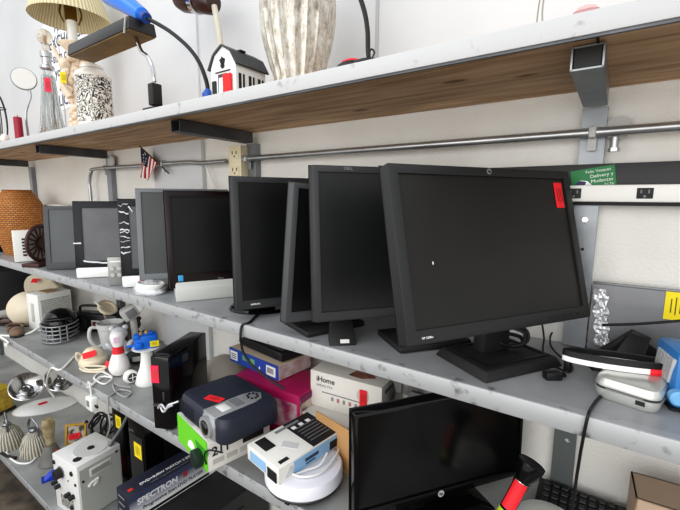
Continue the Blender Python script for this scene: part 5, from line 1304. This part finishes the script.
# black sticks with yellow tags
def stick(label,px0,px1,pyt,y,ytag,rz=0):
    x0=colx(px0,y,Z3+.25); x1=colx(px1,y,Z3+.25); xm=(x0+x1)/2
    h=min(rowz(xm,y,pyt)-Z3,Z2-.035-Z3)
    t=thing('speaker',label,'speaker',(xm,y,Z3),rz,'black speaker boxes on the lowest shelf')
    w_=abs(x1-x0)
    MB().box((0,.05,h/2),(w_,.10,h),bev=.006).build('cabinet',BLKG,t)
    MB().box((0,-.002,h*.45),(w_*.8,.004,h*.8),bev=.001).build('grille',BLKM,t)
    sticker(t,(w_*.12,-.004,rowz(xm,y,ytag)-Z3),w_*.45,.075,'-y',YEL)
    return t,h
stick('tall black speaker box with a yellow tag left of the boxed disc player',131,147,419,-.33,449)
stick('narrower black speaker box with a yellow tag behind the hanging grey cable',113,125,404,-.22,421)
p=Vector((colx(148,-.24,-.9),-.24,Z3))
t=thing('metal_rail','pale grey metal rail standing between the black boxes below the tower','rail',p)
MB().box((0,0,.345),(.028,.05,.69),bev=.002).build('rail',mat('rail_grey',(176,176,174),.4,.4),t)
MB().box((-.016,-.0,.345),(.006,.056,.69)).build('rail_lip',mat('rail_dark',(120,122,122),.4,.4),t)
p=Vector((colx(161,-.15,-.9),-.15,Z3))
t=thing('speaker','plain black upright box right of the pale grey rail','speaker',p,0,'black speaker boxes on the lowest shelf')
MB().box((0,0.02,.33),(.105,.16,.66),bev=.006).build('cabinet',BLKM,t)
MB().box((0,-.062,.33),(.085,.004,.56),bev=.001).build('grille',BLK,t)
p=G3(126,478)+Vector((-.03,.0,0))
t=thing('cloth','crumpled red cloth between instrument and black speaker box','cloth',p)
b=MB(); b.sph((0,0,.085),.055,(.9,.9,1.5),22,16)
for v in b.bm.verts:
    v.co*=1+random.uniform(-.10,.10); v.co.z=max(v.co.z,0)
b.build('cloth',mat('red_cloth',(140,26,44),.8,col2=(70,14,26),scale=14),t)
b=MB(); b.sph((.02,-.06,.04),.035,(1,.8,.9),16,10)
for v in b.bm.verts:
    v.co+=Vector((random.uniform(-.006,.006),)*3); v.co.z=max(v.co.z,0)
b.build('pale_lining',mat('pale_lining',(206,188,184),.8),t)
# boxed player on a black case
zt_=-.75
F=on(130,499,zt_)
sh=.115; sx_=.10; sy_=.46
case_top=zt_-sh-.001
t=thing('equipment_case','tall black equipment case under the long disc player carton','case',(F.x-.07+.11,F.y+.27,Z3),R(-2))
hh=case_top-Z3
MB().box((0,0,hh/2),(.34,.50,hh),bev=.01).build('case',mat('case_black',(36,36,38),.5,var=.15,scale=8),t)
MB().box((.172,0,hh*.75),(.006,.2,.03),bev=.002).build('handle',BLK,t)
t=thing('product_box','long dark navy carton for a disc player, below the lime green one','box',(F.x-sx_/2,F.y+sy_/2,zt_-sh),R(-2))
SPM=bpy.data.materials.new('navy_fade'); SPM.use_nodes=True; nt=SPM.node_tree; bs=nt.nodes['Principled BSDF']; bs.inputs['Roughness'].default_value=.35
tc=nt.nodes.new('ShaderNodeTexCoord'); sp=nt.nodes.new('ShaderNodeSeparateXYZ'); mr=nt.nodes.new('ShaderNodeMapRange'); rp=nt.nodes.new('ShaderNodeValToRGB')
nt.links.new(tc.outputs['Object'],sp.inputs[0]); nt.links.new(sp.outputs['Z'],mr.inputs['Value'])
mr.inputs['From Min'].default_value=0; mr.inputs['From Max'].default_value=sh
nt.links.new(mr.outputs[0],rp.inputs[0]); nt.links.new(rp.outputs[0],bs.inputs['Base Color'])
e=rp.color_ramp.elements; e[0].position=.1; e[0].color=rgb(246,246,244); e[1].position=.8; e[1].color=rgb(66,72,98); q=e.new(.42); q.color=rgb(190,193,200)
MB().box((0,0,sh/2),(sx_,sy_,sh),bev=.002).build('carton',mat('navy_card',(38,42,58),.4),t)
MB().box((sx_/2+.0008,0,sh/2),(.0016,sy_*.995,sh*.98)).build('fading_face',SPM,t)
text('SPECTRON',.034,mat('spectron_white',(226,226,232),.5),t,(sx_/2+.002,-.115,sh*.66),rot=(PI/2,0,PI/2),bold=.0012)
MB().box((sx_/2+.0022,.005,sh*.68),(.001,.02,.022)).build('red_mark',mat('logo_red',(170,50,60),.5),t)
text('Progressive Scan DVD PLAYER',.021,mat('spectron_dark',(70,72,84),.5),t,(sx_/2+.002,-.045,sh*.36),rot=(PI/2,0,PI/2),bold=.0003)
MB().box((sx_/2+.002,-.03,sh*.1),(.001,.30,.012)).build('black_strip',INK,t)
MB().box((sx_/2+.002,.16,sh*.42),(.001,.10,.022)).build('pale_strip',mat('pale_gold',(206,204,190),.5),t)
text('DVD+R/RW MATCH 2 DRIVE',.020,WINK,t,(.012,-.04,sh+.0008),rot=(0,0,PI/2),bold=.0003)
text('WITH A 4.8 DISC DUAL PLAYER',.012,GINK,t,(.036,-.05,sh+.0008),rot=(0,0,PI/2))
MB().box((.012,-.205,sh+.0008),(.016,.018,.001)).build('red_patch',mat('patch_red',(214,60,44),.5),t)
for z in (.03,.06,.09): MB().box((-.01,-sy_/2-.0008,z),(.05,.001,.006)).build('end_print',GINK,t)
# ------------------------------------------------------------------ camera, light
cd=bpy.data.cameras.new('camera'); cam=bpy.data.objects.new('camera',cd); COL.objects.link(cam)
cd.sensor_width=36; cd.lens=FPX*36/680; cd.clip_start=.01
Mx=Matrix((RT,UP,-FW)).transposed().to_4x4(); Mx.translation=CAM; cam.matrix_world=Mx
SC.camera=cam
w=bpy.data.worlds.new('world'); SC.world=w; w.use_nodes=True
nt=w.node_tree; bg=nt.nodes['Background']
tc=nt.nodes.new('ShaderNodeTexCoord'); sp=nt.nodes.new('ShaderNodeSeparateXYZ'); r=nt.nodes.new('ShaderNodeValToRGB')
nt.links.new(tc.outputs['Generated'],sp.inputs[0]); nt.links.new(sp.outputs['Z'],r.inputs[0])
r.color_ramp.elements[0].position=.0; r.color_ramp.elements[0].color=(.75,.73,.70,1); r.color_ramp.elements[1].position=.6; r.color_ramp.elements[1].color=(.93,.96,1,1)
nt.links.new(r.outputs[0],bg.inputs[0]); bg.inputs['Strength'].default_value=1.06
def area(name,loc,target,sx,sy,e,col=(1,1,1)):
    l=bpy.data.lights.new(name,'AREA'); l.shape='RECTANGLE'; l.size=sx; l.size_y=sy; l.energy=e; l.color=col
    o=bpy.data.objects.new(name,l); COL.objects.link(o); o.location=loc
    o.rotation_euler=(Vector(target)-Vector(loc)).to_track_quat('-Z','Y').to_euler(); return o
area('daylight_opening',(-.2,-3.8,.9),(-1,-.1,-.1),5,2.6,80,(1,.99,.97))
area('overhead_fill',(-2.2,-2.4,3.2),(-1.8,-.1,.2),3.5,1.6,22,(.97,.985,1))  # unseen overhead fill, added for soft light; no roof lamp here
SC.view_settings.view_transform='Standard'
SC.view_settings.look='Medium High Contrast'
SC.view_settings.exposure=0
